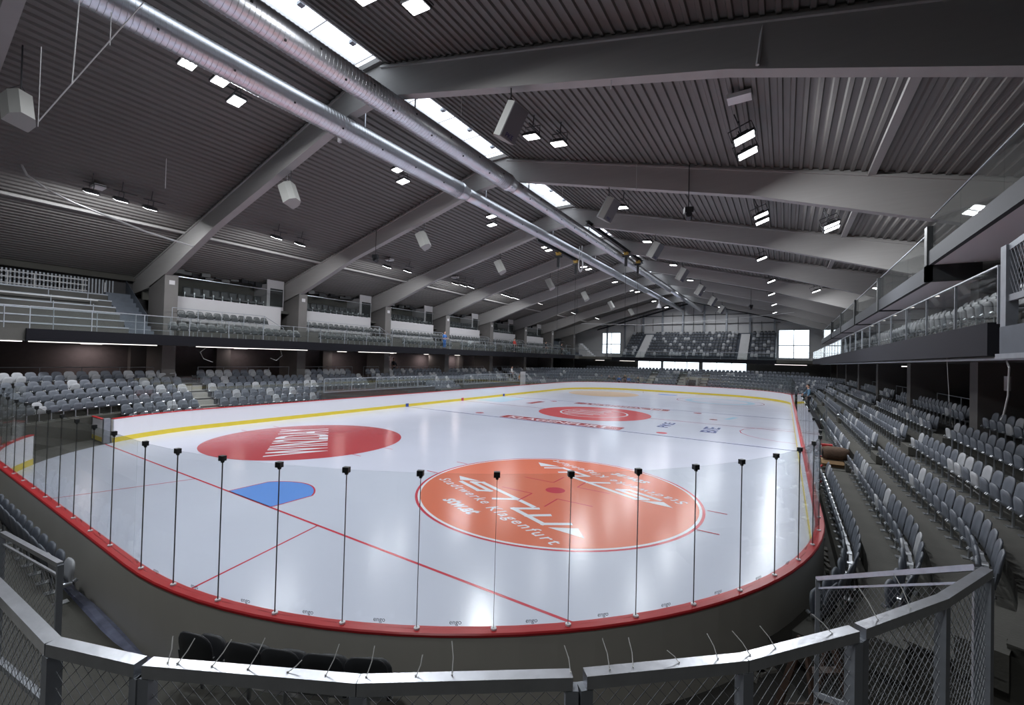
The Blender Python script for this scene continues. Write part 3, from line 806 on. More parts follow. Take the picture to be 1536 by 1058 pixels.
# balcony seats: left, two rows of film-wrapped dark seats
A, B, C = seat_parts(SEAT_B)
balproto = bpy.data.objects.new('balcony_chair', None); COL.objects.link(balproto)
for m_, nm in ((A, 'backrest'), (B, 'seat_pan'), (C, 'bracket')): m_.build(nm, balproto, smooth=(nm != 'bracket'))
bal = []
for q in range(110):
    y = -22.95 + q * 0.5
    if any(abs(y - (yk + 0.3)) < 0.75 for yk in YK[2:]) and q > 2: 
        continue
    if y < 31: bal.append((-16.95, y, Z1B, -pi / 2, 0, q))
for k in range(2, 9):
    for q in range(11 if k == 2 else 15):
        y = YK[k] + 0.95 + q * 0.5
        if y < 31: bal.append((-18.55 + 0.2, y, Z1B + 0.82, -pi / 2, 1, k * 20 + q))
first = True; ctr = {}
for x, y, z, rz, r, q in bal:
    ctr[r] = ctr.get(r, 0) + 1
    lab = 'dark film-wrapped seat on the left balcony, %s in the %s row' % (nth(ctr[r]), ['front', 'rear'][r])
    if first: first = False; balproto.location = (x, y, z); balproto.rotation_euler = (0, 0, rz); tag(balproto, lab, 'seat', 'wrapped seats on the left balcony')
    else: copy_tree(balproto, (x, y, z), rz, label=lab, group='wrapped seats on the left balcony', kids=True)
# raised step under the rear row
mb = MB(); mb.bb(-19.3, -17.9, -22.3, 31.5, Z1B - 0.02, Z1B + 0.82, CONC_D); struct(mb.build('floor'), 'raised step of the left balcony')
# handrails in front of the rear row
for k in range(2, 8):
    y0 = YK[k] + (0.3 if k == 2 else 0.6); y1 = y0 + (5.4 if k == 2 else 6.9); e = empty('row_rail', (-17.85, y0, Z1B), 'thin metal rail before the rear balcony row, %s bay of the left side' % nth(k - 1), 'rail')
    mb = MB(); mb.tube([(0, 0, 1.72), (0, y1 - y0, 1.72), (0, y1 - y0 + 1.4, 0.95), (0, y1 - y0 + 1.4, 0.0)], 0.022, STEEL_D, 6); mb.build('handrail', e)
    n = 5
    for i in range(n): mb = MB(); yy = (y1 - y0) * i / (n - 1); mb.tube([(0, yy, 0.0), (0, yy, 1.72)], 0.02, STEEL_D, 6); mb.build('post', e)
# white box fronts, box seats, rear walls
boxp = None
for k in range(2, 8):
    y0 = YK[k] + 0.68; y1 = YK[k + 1] - 0.75; ordn = nth(k - 1)
    mb = MB(); mb.bb(-19.5, -19.3, y0, y1 if k > 2 else y1, 6.0, 7.72, WALLW); tag(mb.build('box_parapet'), 'white parapet wall below the spectator box, %s bay from the left' % ordn, 'parapet')
    mb = MB(); mb.bb(-19.41, -19.39, y0, y1 + 0.1, 7.72, 8.95, GLASS_B); o = mb.build('box_glazing'); tag(o, 'clear glass screen on the white parapet, %s bay from the left' % ordn, 'glass screen')
    mb = MB(); mb.bb(-19.43, -19.37, y0, y1 + 0.1, 8.95, 8.98, STEEL); t_ = mb.build('top_edge', o); t_['label'] = 'bright metal top edge'
    mb = MB(); mb.bb(-22.5, -19.5, y0, YK[k + 1], 7.3, 7.5, CONC_D); struct(mb.build('floor'), 'box floor')
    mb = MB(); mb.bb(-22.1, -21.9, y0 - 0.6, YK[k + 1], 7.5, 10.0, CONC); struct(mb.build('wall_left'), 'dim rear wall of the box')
    e = empty('box_door_wall', (-21.0, YK[k + 1] - 0.75, 7.5), 'white wall pier with dark doorway at the end of the box, %s bay' % ordn, 'wall')
    mb = MB(); mb.bb(-0.9, 0.9, -0.7, -0.6, 0, 2.0, WALLW); mb.bb(0.85, 0.95, -0.7, 0.6, 0, 2.35, WALLW); mb.build('wall_panel', e)
    mb = MB(); mb.bb(0.95, 1.0, -0.45, 0.5, 0.35, 1.7, BLACK); mb.build('doorway', e)
    for q in range(9 if k == 2 else 11):
        y = y0 + 1.2 + q * 0.56
        lab = 'black padded seat behind the white parapet, %s in the %s bay' % (nth(q + 1), ordn)
        if boxp is None:
            boxp = empty('box_chair', (-20.1, y, 7.5), lab, 'seat', 'black box seats', -pi / 2)
            b = MB(); shell_mesh(b, 0.50, 0.30, 0.98, -0.05, 0.10, 0.05, 0.09, SEAT_K, 0.06); b.build('backrest', boxp, smooth=True)
            b = MB(); b.box((0, 0.18, 0.42), (0.46, 0.42, 0.12), SEAT_K); b.build('seat_cushion', boxp)
            b = MB()
            for s in (-1, 1): b.box((s * 0.26, 0.12, 0.30), (0.035, 0.36, 0.6), SEAT_M)
            b.build('arm_frame', boxp)
        else: copy_tree(boxp, (-20.1, y, 7.5), -pi / 2, label=lab, group='black box seats', kids=True)
    # hanging dark services under the roof edge
    mb = MB(); rnd2 = random.Random(k)
    for q in range(14):
        y = y0 + 0.5 + q * 0.5; mb.box((-21.3 + rnd2.uniform(-.3, .5), y, 9.45 + rnd2.uniform(-.05, .15)), (0.3, 0.5, rnd2.uniform(0.12, 0.4)), DARKM, rz=rnd2.uniform(-.3, .3))
    tag(mb.build('hanging_services'), 'ragged dark cables and ducts above the box, %s bay from the left' % ordn, 'ducts', kind='stuff')

# under the left balcony: rear wall pieces, railings
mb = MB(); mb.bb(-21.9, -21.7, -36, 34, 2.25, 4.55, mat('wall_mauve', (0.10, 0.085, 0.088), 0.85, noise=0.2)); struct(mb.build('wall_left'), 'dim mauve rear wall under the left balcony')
for i, y in enumerate((-23.6, -18.8, -10.4, -4.6, 3.6, 8.3, 14.0)):
    mb = MB(); mb.bb(-21.7, -21.2, y, y + 0.9, 2.25, 4.55, COLUMN); tag(mb.build('wall_pier'), 'pale concrete pier against the rear wall under the left balcony, %s' % nth(i + 1), 'pier')
def rail(name, pts, h, lab, bars=0, posts=None, mt=STEEL_D, r=0.022):
    """handrail following floor points, with posts"""
    e = empty(name, pts[0], lab, 'railing'); o = Vector(pts[0]); P = [Vector(p) - o for p in pts]
    mb = MB(); mb.tube([p + Vector((0, 0, h)) for p in P], r, mt, 6); mb.build('handrail', e)
    if bars:
        mb = MB()
        for b in range(bars): mb.tube([p + Vector((0, 0, h * (b + 0.6) / (bars + 0.6))) for p in P], r * 0.55, mt, 5)
        mb.build('crossbar', e)
    for a, b in zip(P[:-1], P[1:]):
        n = max(1, round((b - a).length / 1.5))
        for i in range(n + (1 if b == P[-1] else 0)):
            p = a + (b - a) * i / n; mb = MB(); mb.tube([p, p + Vector((0, 0, h))], r * 0.9, mt, 6); mb.build('post', e)
    return e
for i, (y0, y1) in enumerate(((-31, -23.2), (-20.9, -14.9), (-14.0, -9.2), (-8.0, -6.3), (-5.2, 2.0), (3.2, 10.2), (11.6, 18.5))):
    rail('row_rail', [(-18.75, y0, 2.25), (-18.75, y1, 2.25)], 0.98, 'grey metal railing behind the top row of the left stand, %s stretch' % nth(i + 1))
for i, (y0, y1) in enumerate(((-23.5, -16.6), (-13.2, -7.0), (-5.2, 1.4), (3.2, 9.8), (11.4, 18.2))):
    rail('row_rail', [(18.95, y0, 2.25), (18.95, y1, 2.25)], 0.98, 'grey metal railing behind the top row of the right stand, %s stretch' % nth(i + 1))

# glass fronted platforms in the left stand
for y0, y1, lab in ((-14.6, -3.0, 'raised camera platform with glass front in the left stand, nearer one'), (1.3, 12.5, 'raised platform with glass front in the left stand, farther one')):
    e = empty('viewing_platform', (-14.7, y0, 0), lab, 'platform')
    mb = MB(); mb.bb(-1.9, 0, 0, y1 - y0, -0.02, 1.48, CONC); mb.build('base', e)
    n = 5; w = (y1 - y0) / n
    for i in range(n): mb = MB(); mb.bb(-0.01, 0.01, i * w + .04, (i + 1) * w - .04, 1.56, 2.46, GLASS_B); mb.build('pane', e)
    mb = MB(); mb.bb(-0.04, 0.04, 0, y1 - y0, 2.46, 2.52, STEEL_D); mb.bb(-0.04, 0.04, 0, y1 - y0, 1.48, 1.56, STEEL_D); mb.build('frame_rail', e)
    for i in range(n + 1): mb = MB(); mb.bb(-0.03, 0.03, i * w - .03, i * w + .03, 1.5, 2.5, STEEL_D); mb.build('post', e)
tag_b = MB(); tag_b.bb(-14.6, -14.2, 12.3, 12.9, 0, 2.7, WALLW); tag(tag_b.build('panel_board'), 'white upright board standing by the left boards', 'panel')
mb = MB(); mb.bb(-15.9, -14.3, -2.6, 0.9, -0.02, 1.2, CONC); tag(mb.build('low_wall'), 'dark concrete block between the two glass fronted platforms', 'wall')

# ---------------------------------------------------------------- steel stand, upper left
e = empty('steel_stand', (-22, -31.5, Z1B), 'grey steel bleachers with many handrails at the upper left', 'bleachers')
for r in range(6):
    mb = MB(); mb.bb(-0.8 + (5 - r) * 0.75, 0.1 + (5 - r) * 0.75, -2.0, 6.9, r * 0.42 - 0.02, r * 0.42 + 0.30, CONC_D); mb.bb(-0.8 + (5 - r) * 0.75, 0.13 + (5 - r) * 0.75, -2.0, 6.9, r * 0.42 + 0.30, r * 0.42 + 0.37, STEEL_D); mb.build('bench_step', e)  # dark box under each tread stands in for the shaded gap between benches
mb = MB(); 
for q in range(9): mb.bb(3.2 - q * 0.5, 3.7 - q * 0.5, 6.9, 8.1, 0, 0.25 + q * 0.3, STEEL_P)
mb.build('stair_flight', e)
mb = MB(); mb.prism([(-1.2, 8.1, 2.5), (-1.2, 8.1, 3.6), (2.6, 8.1, 1.2), (2.6, 8.1, 0.1)], (0, 0.03, 0), STEEL_P); mb.build('stair_panel', e)
for z, x in ((3.3, -0.9), (3.0, -0.9), (2.65, -0.9), (1.95, 1.2), (1.6, 1.2)):
    mb = MB(); mb.tube([(x, -2, z), (x, 6.2, z)], 0.034, WALLG, 6); mb.build('handrail', e)
for y in range(-1, 8, 1):
    mb = MB(); mb.tube([(-0.9, y * 1.0, 2.2), (-0.9, y * 1.0, 3.3)], 0.03, WALLG, 6); mb.build('post', e)
for y in (0.4, 2.4, 4.3, 5.9):
    for dx in (0, 0.25, 0.5):
        mb = MB(); mb.tube([(0.6 + dx * 2.2, y, 1.2 - dx * 1.4), (0.6 + dx * 2.2, y, 2.4 - dx * 1.4)], 0.022, STEEL_D, 6); mb.build('post', e)
mb = MB()
for q in range(60): mb.bb(-1.32, -1.28, -2 + q * 0.16, -1.93 + q * 0.16, 2.0, 3.5, STEEL_D)
mb.build('back_slats', e)
rail('balcony_railing', [(-16.3, -31.0, Z1B), (-16.3, -23.3, Z1B)], 1.02, 'thin steel railing before the bleachers at the upper left', 2)
# right near steel balcony piece
e = empty('steel_landing', (16.1, -31.0, Z0B), 'galvanised steel landing with mesh railing at the right edge', 'landing')
mb = MB(); mb.bb(0, 0.2, 0, 7.6, 0.02, 0.45, STEEL_P); mb.bb(-0.02, 0.22, 0, 7.7, -0.06, 0.02, STEEL_D); mb.build('edge_beam', e)
mb = MB(); mb.bb(0.02, 0.16, 7.45, 7.65, 0.4, 1.75, STEEL_D); mb.build('post', e)
mb = MB(); mb.bb(0.02, 0.16, 5.2, 5.35, 0.4, 2.3, STEEL_D); mb.build('post', e)
mb = MB(); mb.bar((0.08, 0, 2.3), (0.08, 7.5, 1.7), 0.06, 0.1, STEEL_D); mb.bar((0.08, 0, 2.05), (0.08, 5.3, 1.95), 0.05, 0.05, STEEL_D); mb.bar((0.08, 0, 0.9), (0.08, 7.5, 0.9), 0.06, 0.1, STEEL_D); mb.build('handrail', e)
mb = MB()
for q in range(70): y = q * 0.105; mb.bar((0.06, y, 0.9), (0.06, y + 0.5, 1.7), 0.008, 0.008, STEEL_D); mb.bar((0.10, y + 0.5, 0.9), (0.10, y, 1.7), 0.008, 0.008, STEEL_D)
mb.build('mesh_infill', e)

# ---------------------------------------------------------------- right balcony and boxes
ctr = 0; first = None
A, B, C = seat_parts(mat('seat_charcoal', (0.06, 0.065, 0.072), 0.5, noise=0.3))
rows_r = []
for q in range(96):
    y = -22.3 + q * 0.52
    for r, x, z in ((0, 17.0, Z1B), (1, 17.75, Z1B + 0.4)):
        if r == 1 and any(-0.3 < y - yk < 0.9 for yk in YK): continue
        if abs((y + 14.2) % 8.42 - 0.5) < 0.7: continue
        if y < 30: rows_r.append((x, y, z, r))
proto_b = None; ctr = {}
for x, y, z, r in rows_r:
    ctr[r] = ctr.get(r, 0) + 1; lab = 'grey seat behind the glass of the right balcony, %s in the %s row' % (nth(ctr[r]), ['front', 'rear'][r])
    if proto_b is None:
        proto_b = empty('balcony_chair', (x, y, z), lab, 'seat', 'seats on the right balcony', pi / 2)
        for m_, nm in ((A, 'backrest'), (B, 'seat_pan'), (C, 'bracket')): m_.build(nm, proto_b, smooth=(nm != 'bracket'))
    else: copy_tree(proto_b, (x, y, z), pi / 2, label=lab, group='seats on the right balcony', kids=True)
mb = MB(); mb.bb(17.35, 18.2, -23, 31, Z1B - 0.02, Z1B + 0.4, CONC_D); struct(mb.build('floor'), 'raised step of the right balcony')
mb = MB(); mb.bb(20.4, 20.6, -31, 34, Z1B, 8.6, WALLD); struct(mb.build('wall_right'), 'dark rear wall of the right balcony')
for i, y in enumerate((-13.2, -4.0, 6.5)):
    mb = MB(); mb.bb(20.3, 20.4, y, y + 1.3, Z1B, 7.0, WARM_LIT); tag(mb.build('wall_cladding'), 'wall panel tinted with warm light at the back of the right balcony, %s' % ['nearest', 'middle', 'farthest'][i], 'panel')
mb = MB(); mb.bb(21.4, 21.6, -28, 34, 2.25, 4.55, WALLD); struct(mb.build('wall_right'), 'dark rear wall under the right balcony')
mb = MB(); mb.bb(21.3, 21.4, -16.5, -15.3, 2.6, 3.9, mat('wall_brown', (0.08, 0.05, 0.035), 0.8)); tag(mb.build('wall_cladding'), 'brown wall panel in the dark area under the right balcony', 'panel')
def box_level(y0, y1, zb, zt, lab):
    e = empty('upper_gallery', (17.0, y0, zb), lab, 'gallery'); L_ = y1 - y0
    mb = MB(); mb.bb(0, 0.12, 0, L_, 0, zt - zb, mat('gallery_fascia', (0.05, 0.052, 0.058), 0.7, spec=0.2)); mb.build('fascia', e)
    mb = MB(); mb.bb(0.12, 4.0, 0, L_, 0.0, 0.12, SOFFIT); mb.build('soffit', e)
    mb = MB(); mb.bb(0.12, 6.2, 0, L_, 0.12, 0.3, CONC_D); mb.build('gallery_floor', e)
    n = max(2, round(L_ / 2.8)); w = L_ / n
    for i in range(n): mb = MB(); mb.bb(0.05, 0.066, i * w + .01, (i + 1) * w - .01, zt - zb, zt - zb + 1.05, GLASS_B); mb.build('pane', e)
    mb = MB(); mb.bb(0.04, 0.076, 0, L_, zt - zb + 1.05, zt - zb + 1.075, STEEL_D); mb.build('handrail', e)
    return e
box_level(-31.0, YK[3] - 0.3, 7.6, 8.05, 'higher upper gallery with white soffit at the right edge')
box_level(YK[3], 33.0, 7.1, 7.62, 'long upper gallery with glass front over the right balcony')
e = empty('end_bracket', (17.0, YK[3] - 0.3, 7.1), 'black angled panel between the two upper galleries', 'panel')
mb = MB(); mb.bb(-0.05, 0.1, 0, 0.3, 0.0, 1.75, BLACK); mb.bb(-0.05, 1.2, 0.0, 0.3, 0.0, 0.5, BLACK); mb.build('black_panel', e)
for k in range(4, 8):
    mb = MB(); mb.bb(-0.06, 0.06, -0.12, 0.12, -0.02, 1.6, BLACK); mb.bb(0, 1.1, -0.1, 0.0, -0.06, 0.02, BLACK)
    o = mb.build('gallery_post', loc=(17.0, YK[k], 7.1)); tag(o, 'black post with bent foot on the upper gallery, %s' % nth(k - 3), 'post')
DL = []
for i, (x, y) in enumerate([(18.0, -11), (18.0, -7.2), (18.0, -3.5), (18.0, -0.5), (18.0, 3.5), (18, 8), (18, 13)]):
    mb = MB(); mb.tube([(0, 0, 0), (0, 0, 0.02)], 0.11, STRIP, 12); o = mb.build('ceiling_downlight', loc=(x, y, 7.07)); tag(o, 'round downlight in the white soffit over the right balcony, %s from the near end' % nth(i + 1), 'light')
    ld = bpy.data.lights.new('downlight_glow', 'SPOT'); ld.energy = 12; ld.spot_size = 2.4; ld.spot_blend = 0.6; ld.color = (1, 0.88, 0.78); ld.shadow_soft_size = 0.1
    lo = bpy.data.objects.new('downlight_glow', ld); COL.objects.link(lo); lo.parent = o; lo.location = (0, 0, -0.05)
# concourse lamps under the left balcony and behind the far stand
for i, (x, y, z, p_) in enumerate([(-20.8, -25.5, 4.525, 28), (-20.8, -17.4, 4.525, 14), (-20.8, -3.2, 4.525, 40), (-20.8, 2.2, 4.525, 34), (-20.8, 7.5, 4.525, 36), (-20.8, 14, 4.525, 26), (-20.5, -9.0, 4.525, 20)]):
    mb = MB(); mb.box((0, 0, 0), (0.12, 0.9, 0.05), STRIP); o = mb.build('tube_light', loc=(x, y, z)); tag(o, 'ceiling tube light in the concourse under the left balcony, %s' % ['near the steel stand', 'in the first bay', 'before the third column', 'after the third column', 'in the fourth bay', 'in the fifth bay', 'in the second bay'][i], 'light')
    ld = bpy.data.lights.new('tube_glow', 'AREA'); ld.energy = p_; ld.shape = 'RECTANGLE'; ld.size = 0.1; ld.size_y = 0.9; ld.color = (1, 0.85, 0.82)
    lo = bpy.data.objects.new('tube_glow', ld); COL.objects.link(lo); lo.parent = o; lo.location = (0, 0, -0.04)

# ---------------------------------------------------------------- far upper stand
e0 = None
mb = MB()
for r in range(8): mb.bb(-10.2, 12.0, 37.4 + r * 0.8, 38.2 + r * 0.8, 4.96, 5.0 + r * 0.52 + 0.1, STEEL_P)
mb.bb(-10.2, 12.0, 43.8, 44.1, 4.96, 9.3, STEEL_P)
struct(mb.build('floor'), 'steep steel terrace of the far upper stand')
for x, lab in ((-7.0, 'left'), (7.9, 'right')):
    mb = MB()
    for r in range(16): mb.bb(x - 0.62, x + 0.62, 37.1 + r * 0.4, 37.5 + r * 0.4 + 0.1, 5.0, 5.1 + r * 0.26 + 0.1, WALLG)
    tag(mb.build('aisle_steps'), 'bright steel stair flight in the far upper stand, %s one' % lab, 'steps')
fp = {}
cnts = {}
for r in range(8):
    for q in range(44):
        x = -9.7 + q * 0.495
        if abs(x + 7.0) < 0.8 or abs(x - 7.9) < 0.8: continue
        h = math.sin(q * 7.31 + r * 3.77) * 9871.3; h -= math.floor(h); pl = h < (0.30 if r < 3 else 0.2)
        cnts[r] = cnts.get(r, 0) + 1
        if (r * 44 + q) % 1 == 0:
            lab = '%s seat in the far upper stand, %s from the left in the %s row up' % ('pale' if pl else 'dark', nth(cnts[r]), nth(r + 1))
            loc = (x, 37.75 + r * 0.8, 5.1 + r * 0.52)
            if pl not in fp:
                o = empty('tier_chair', loc, lab, 'seat', 'seats of the far upper stand', pi); fp[pl] = o
                b = MB(); shell_mesh(b, 0.45, 0.40, 0.83, -0.02, 0.16, 0.10, 0.03, SEAT_P if pl else SEAT_K, 0.15); b.build('backrest', o, smooth=True)
                b = MB(); shell_mesh(b, 0.42, 0.30, 0.64, 0.13, -0.10, -0.06, 0.045, SEAT_P if pl else SEAT, 0.13); b.build('seat_pan', o, smooth=True)
            elif sum(cnts.values()) <= 300 or True: copy_tree(fp[pl], loc, pi, label=lab, group='seats of the far upper stand', kids=True)
# corner steel stairs and platforms of the far corners
for s, lab in ((-1, 'left'), (1, 'right')):
    e = empty('steel_stand', (s * 17.0, 37.0, 5.0), 'distant grey steel stairs and railings in the far %s corner' % lab, 'stairs')
    for r in range(7):
        mb = MB(); mb.bb(s * (1.0 + r * 0.7), s * (1.7 + r * 0.7), -3.0, 2.5, 0, 0.3 + r * 0.4, STEEL_P); mb.build('bench_step', e)
    mb = MB()
    for q in range(8): mb.bb(s * (-1.0 + q * 0.35), s * (-0.65 + q * 0.35), 2.5, 3.8, 0.0, 0.3 + q * 0.3, WALLG)
    mb.build('stair_flight', e)
    for q in range(5):
        mb = MB(); x = s * (0.4 + q * 1.3); z = 1.2 + q * 0.65; mb.tube([(x, -3, z), (x, 2.5, z), (x, 2.5, z - 1)], 0.03, STEEL_D, 5); mb.tube([(x, -3, z), (x, -3, z - 1)], 0.03, STEEL_D, 5); mb.tube([(x, 0, z), (x, 0, z - 1)], 0.03, STEEL_D, 5); mb.build('handrail', e)
    rail('corner_railing', [(s * 12.3, 34.1, 5.0), (s * 16.3, 34.1, 5.0)], 1.0, 'thin steel railing on the far %s corner platform' % lab, 3)

# ---------------------------------------------------------------- ducts
def duct(x, zc, r0, r1, yred, lab, yend=43.0):
    e = empty('ventilation_duct', (x, 0, zc), lab, 'duct', None)
    def ribbed(y0, y1, r, p=0.13):
        mb = MB(); n = max(2, int((y1 - y0) / 1.3))
        mb.tube([(0, y0 + (y1 - y0) * i / n, 0) for i in range(n + 1)], r, DUCT, 36)
        for i in range(int((min(y1, 8) - y0) / p)):
            y = y0 + i * p; mb.tube([(0, y, 0), (0, y + 0.008, 0), (0, y + 0.016, 0)], r, DUCT, 36, caps=False, radii=[r - 0.002, r + 0.011, r - 0.002])
        return mb
    ribbed(-38, yred, r0).build('wide_section', e, smooth=True)
    mb = MB(); mb.tube([(0, yred - 0.25, 0), (0, yred - 0.05, 0), (0, yred + 0.35, 0), (0, yred + 0.45, 0)], r0, DUCT, 28, radii=[r0 + 0.02, r0 + 0.02, r1 + 0.015, r1 + 0.015]); mb.build('reducer', e, smooth=True)
    ribbed(yred + 0.4, 20, r1, 0.18).build('narrow_section', e, smooth=True)
    mb = MB(); mb.tube([(0, 20, 0), (0, yend, 0)], r1 * 0.92, DUCT, 24); mb.build('end_section', e, smooth=True)
    mb = MB()
    for i in range(60):
        y = -30 + i * 0.95; rr = r0 if y < yred else r1; a = radians(-35 if i % 2 else 215) if x < 0 else radians(-50 if i % 2 else 0)
        mb.box((cos(a) * rr, y, sin(a) * rr), (0.05, 0.05, 0.05), BLACK)
    mb.build('jet_nozzle', e)
    for k in range(1, 9):
        mb = MB(); mb.tube([(0.0, YK[k] + 0.9, r1 * 0.8), (0.0, YK[k] + 0.9, rz_(x) - zc - 0.05)], 0.03, STEEL, 6); mb.build('hanger_rod', e)
duct(-1.42, 13.1, 0.42, 0.33, -15.9, 'long round spiral ventilation duct with bright top edge, left one of the pair')
duct(1.42, 13.05, 0.40, 0.32, -15.7, 'long round spiral ventilation duct with dark shaded side, right one beside the skylights')

# ---------------------------------------------------------------- floodlights
FL = [(-12.3, -35.8), (-3.3, -35.8), (5.0, -35.4), (12.1, -35.8), (-3.0, -27.65), (-3.05, -26.7), (-3.6, -25.95), (-3.0, -18.83), (-3.6, -17.95), (-3.0, -10.9), (-3.65, -9.9), (-3.3, -2.9), (-3.45, -2.0), (-3.4, 5.2), (-3.4, 6.4), (-3.5, 20.6), (-3.2, 22.4),  # first entries hang out of view behind the camera, added to light the foreground
      (-12.3, -27.7), (-12.35, -26.7), (-12.45, -25.6), (-12.2, -19.7), (-12.3, -18.2), (-12.4, -11.2), (-12.3, -9.2), (-12.4, -3.2), (-12.35, -2.1), (-12.3, -1.0), (-12.2, 4.6), (-12.3, 5.9), (-12.3, 7.2), (-12.1, 12.4), (-12.4, 22.8),
      (4.3, -26.7), (5.5, -26.1), (4.66, -19.0), (5.55, -18.4), (5.46, -10.3), (12.07, -19.0), (12.09, -17.9), (12.19, -11.2), (12.2, -10.2), (14.8, -10.7), (14.85, -10.1), (11.84, -1.6), (12.16, 6.9), (15.2, 8.2), (12.1, 22.6), (4.46, 22.8), (4.6, -2.0), (4.6, 6.6), (-3.4, 14.2), (12.0, 14.6), (4.6, 14.8), (-12.2, 31.5), (-3.4, 31.6), (4.6, 31.6), (12.0, 31.5), (-3.4, 39.5), (4.6, 39.5)]  # tail of this row: lamps added over the far bays to brighten the gable
fproto = None
DIM = {11, 12, 24, 30, 34, 35}
lab_zone = lambda x: 'left of the left duct' if -5 < x < 0 else 'over the left seats' if x < -5 else 'right of the skylights' if x < 8 else 'over the right boards' if x < 14 else 'outermost on the right slope'
zc = {}
for i, (x, y) in enumerate(FL):
    z = rz_(x) - 0.92; zn = lab_zone(x); zc[zn] = zc.get(zn, 0) + 1
    lab = 'twin-lens floodlight hanging under the roof %s, %s from the near end' % (zn, nth(zc[zn]))
    s = 1 if x > 0 else -1
    rot = (0, -s * radians(10 if abs(x) < 8 else 20), 0)
    dim = i in DIM
    if abs(x) < 8 : rot = (0, s * radians(6), 0)
    e = empty('floodlight', (x, y, z), lab, 'floodlight', 'floodlights under the roof'); e.rotation_euler = rot
    mb = MB(); mb.box((0, 0, 0.05), (0.62, 0.46, 0.07), DARKM); mb.box((0, 0, 0.12), (0.3, 0.3, 0.08), DARKM)
    for q in range(6): mb.box((-0.25 + q * 0.1, 0, 0.11), (0.015, 0.42, 0.06), DARKM)
    mb.build('housing', e)
    for q in (-1, 1): mb = MB(); mb.box((0, q * 0.105, 0.005), (0.54, 0.18, 0.02), LENS if not dim else LENS_DIM); mb.build('lens', e)
    mb = MB(); mb.tube([(-0.33, 0, 0.05), (-0.33, 0, 0.42), (0.33, 0, 0.42), (0.33, 0, 0.05)], 0.018, DARKM, 6); mb.tube([(0, -0.3, 0.42), (0, 0.55, 0.42)], 0.025, DARKM, 6); mb.tube([(0, 0.0, 0.42), (0, 0.0, 0.86)], 0.02, DARKM, 6); mb.build('bracket', e)
    ld = bpy.data.lights.new('flood_beam', 'AREA'); ld.energy = FLOOD_W * (0.12 if dim else 1.0); ld.shape = 'RECTANGLE'; ld.size = 0.54; ld.size_y = 0.38; ld.color = (0.93, 0.96, 1.0)
    lo = bpy.data.objects.new('flood_beam', ld); COL.objects.link(lo); lo.parent = e; lo.location = (0, 0, -0.03)
# ballast boxes above some groups
for i, (x, y) in enumerate([(-13.0, -27.3), (-12.6, -10.8), (-12.6, -3.0), (12.0, -20.0), (12.2, -12.0), (12.2, -13.4)]):
    mb = MB(); mb.box((0, 0, 0), (0.6, 0.4, 0.12), WALLG); o = mb.build('driver_box', loc=(x, y, rz_(x) - 0.2)); tag(o, 'pale driver box on the roof deck beside floodlights, %s' % ['nearest left', 'second left', 'third left', 'nearest right', 'middle right', 'farthest right'][i], 'box')

# ---------------------------------------------------------------- loudspeakers under the frames
def speaker(x, y, z, lab, s):
    e = empty('loudspeaker', (x, y, z), lab, 'loudspeaker', 'grey loudspeakers under the frames')
    R = Matrix.Rotation(radians(30 * s), 3, 'Y') @ Matrix.Rotation(radians(75 if s > 0 else -70), 3, 'Z')
    pts = [(-0.30, -0.28), (0.30, -0.28), (0.30, 0.06), (0.16, 0.28), (-0.16, 0.28), (-0.30, 0.06)]
    mb = MB(); mb.prism([R @ Vector((a, b, -0.55)) for a, b in pts], R @ Vector((0, 0, 1.0)), SPK); mb.build('cabinet', e)
    mb = MB(); mb.prism([R @ Vector((a, -0.281, b)) for a, b in ((-0.285, -0.53), (0.285, -0.53), (0.285, 0.43), (-0.285, 0.43))], R @ Vector((0, -0.02, 0)), SPK_D if s > 0 else SPK); mb.build('grille', e)
    if s > 0:
        mb = MB(); put_text(mb, 'PKE', R @ Vector((-0.14, -0.303, -0.48)), R @ Vector((1, 0, 0)), R @ Vector((0, 0, 1)), width=0.28, height=0.12, mt=PKE, bold=0.02); mb.build('maker_mark', e, fixn=False)
    mb = MB(); mb.tube([(0, 0, 0.35), (0.02, 0, 0.75), (0, 0, 1.9)], 0.02, DARKM, 6); mb.tube([R @ Vector((-0.3, 0, 0.45)), (0, 0, 0.7), R @ Vector((0.3, 0, 0.45))], 0.015, DARKM, 6); mb.build('hanger', e)
for k in range(1, 9):
    if k != 1: speaker(6.2, YK[k] + 0.1, 11.35 if k < 9 else 11.5, 'grey slanted loudspeaker hanging under a roof frame right of the skylights, %s' % nth(k - 1), 1)
    speaker(-6.3 if k == 1 else -5.65, YK[k] + (0.75 if k == 1 else 0.3), 11.45, 'pale grey loudspeaker hanging under a roof frame on the left slope, %s' % nth(k), -1)

def pendant(name, x, y, z, ztop, lab, cat='projector'):
    e = empty(name, (x, y, z), lab, cat)
    mb = MB(); mb.tube([(0, 0, 0.1), (0, 0, ztop - z)], 0.02, DARKM, 6); mb.build('hanger', e)
    mb = MB(); mb.box((0, 0, 0.0), (0.34, 0.3, 0.22), DARKM, rz=0.4); mb.tube([(0.0, 0.12, -0.28), (0.05, -0.14, -0.2)], 0.13, DARKM, 12); mb.box((0, 0, -0.16), (0.12, 0.12, 0.3), DARKM); mb.build('lamp_head', e)
pendant('hanging_spotlight', -9.37, -14.8, 10.7, 12.4, 'black spotlight hanging under the second left frame')
pendant('hanging_spotlight', 9.73, -14.7, 10.6, 12.5, 'black spotlight hanging on a rod right of the skylights')
pendant('hanging_spotlight', -9.3, 17.1, 10.7, 12.6, 'distant black spotlight hanging on the left slope')
pendant('hanging_spotlight', 10.0, 19.1, 10.6, 12.5, 'distant black spotlight hanging on the right slope')
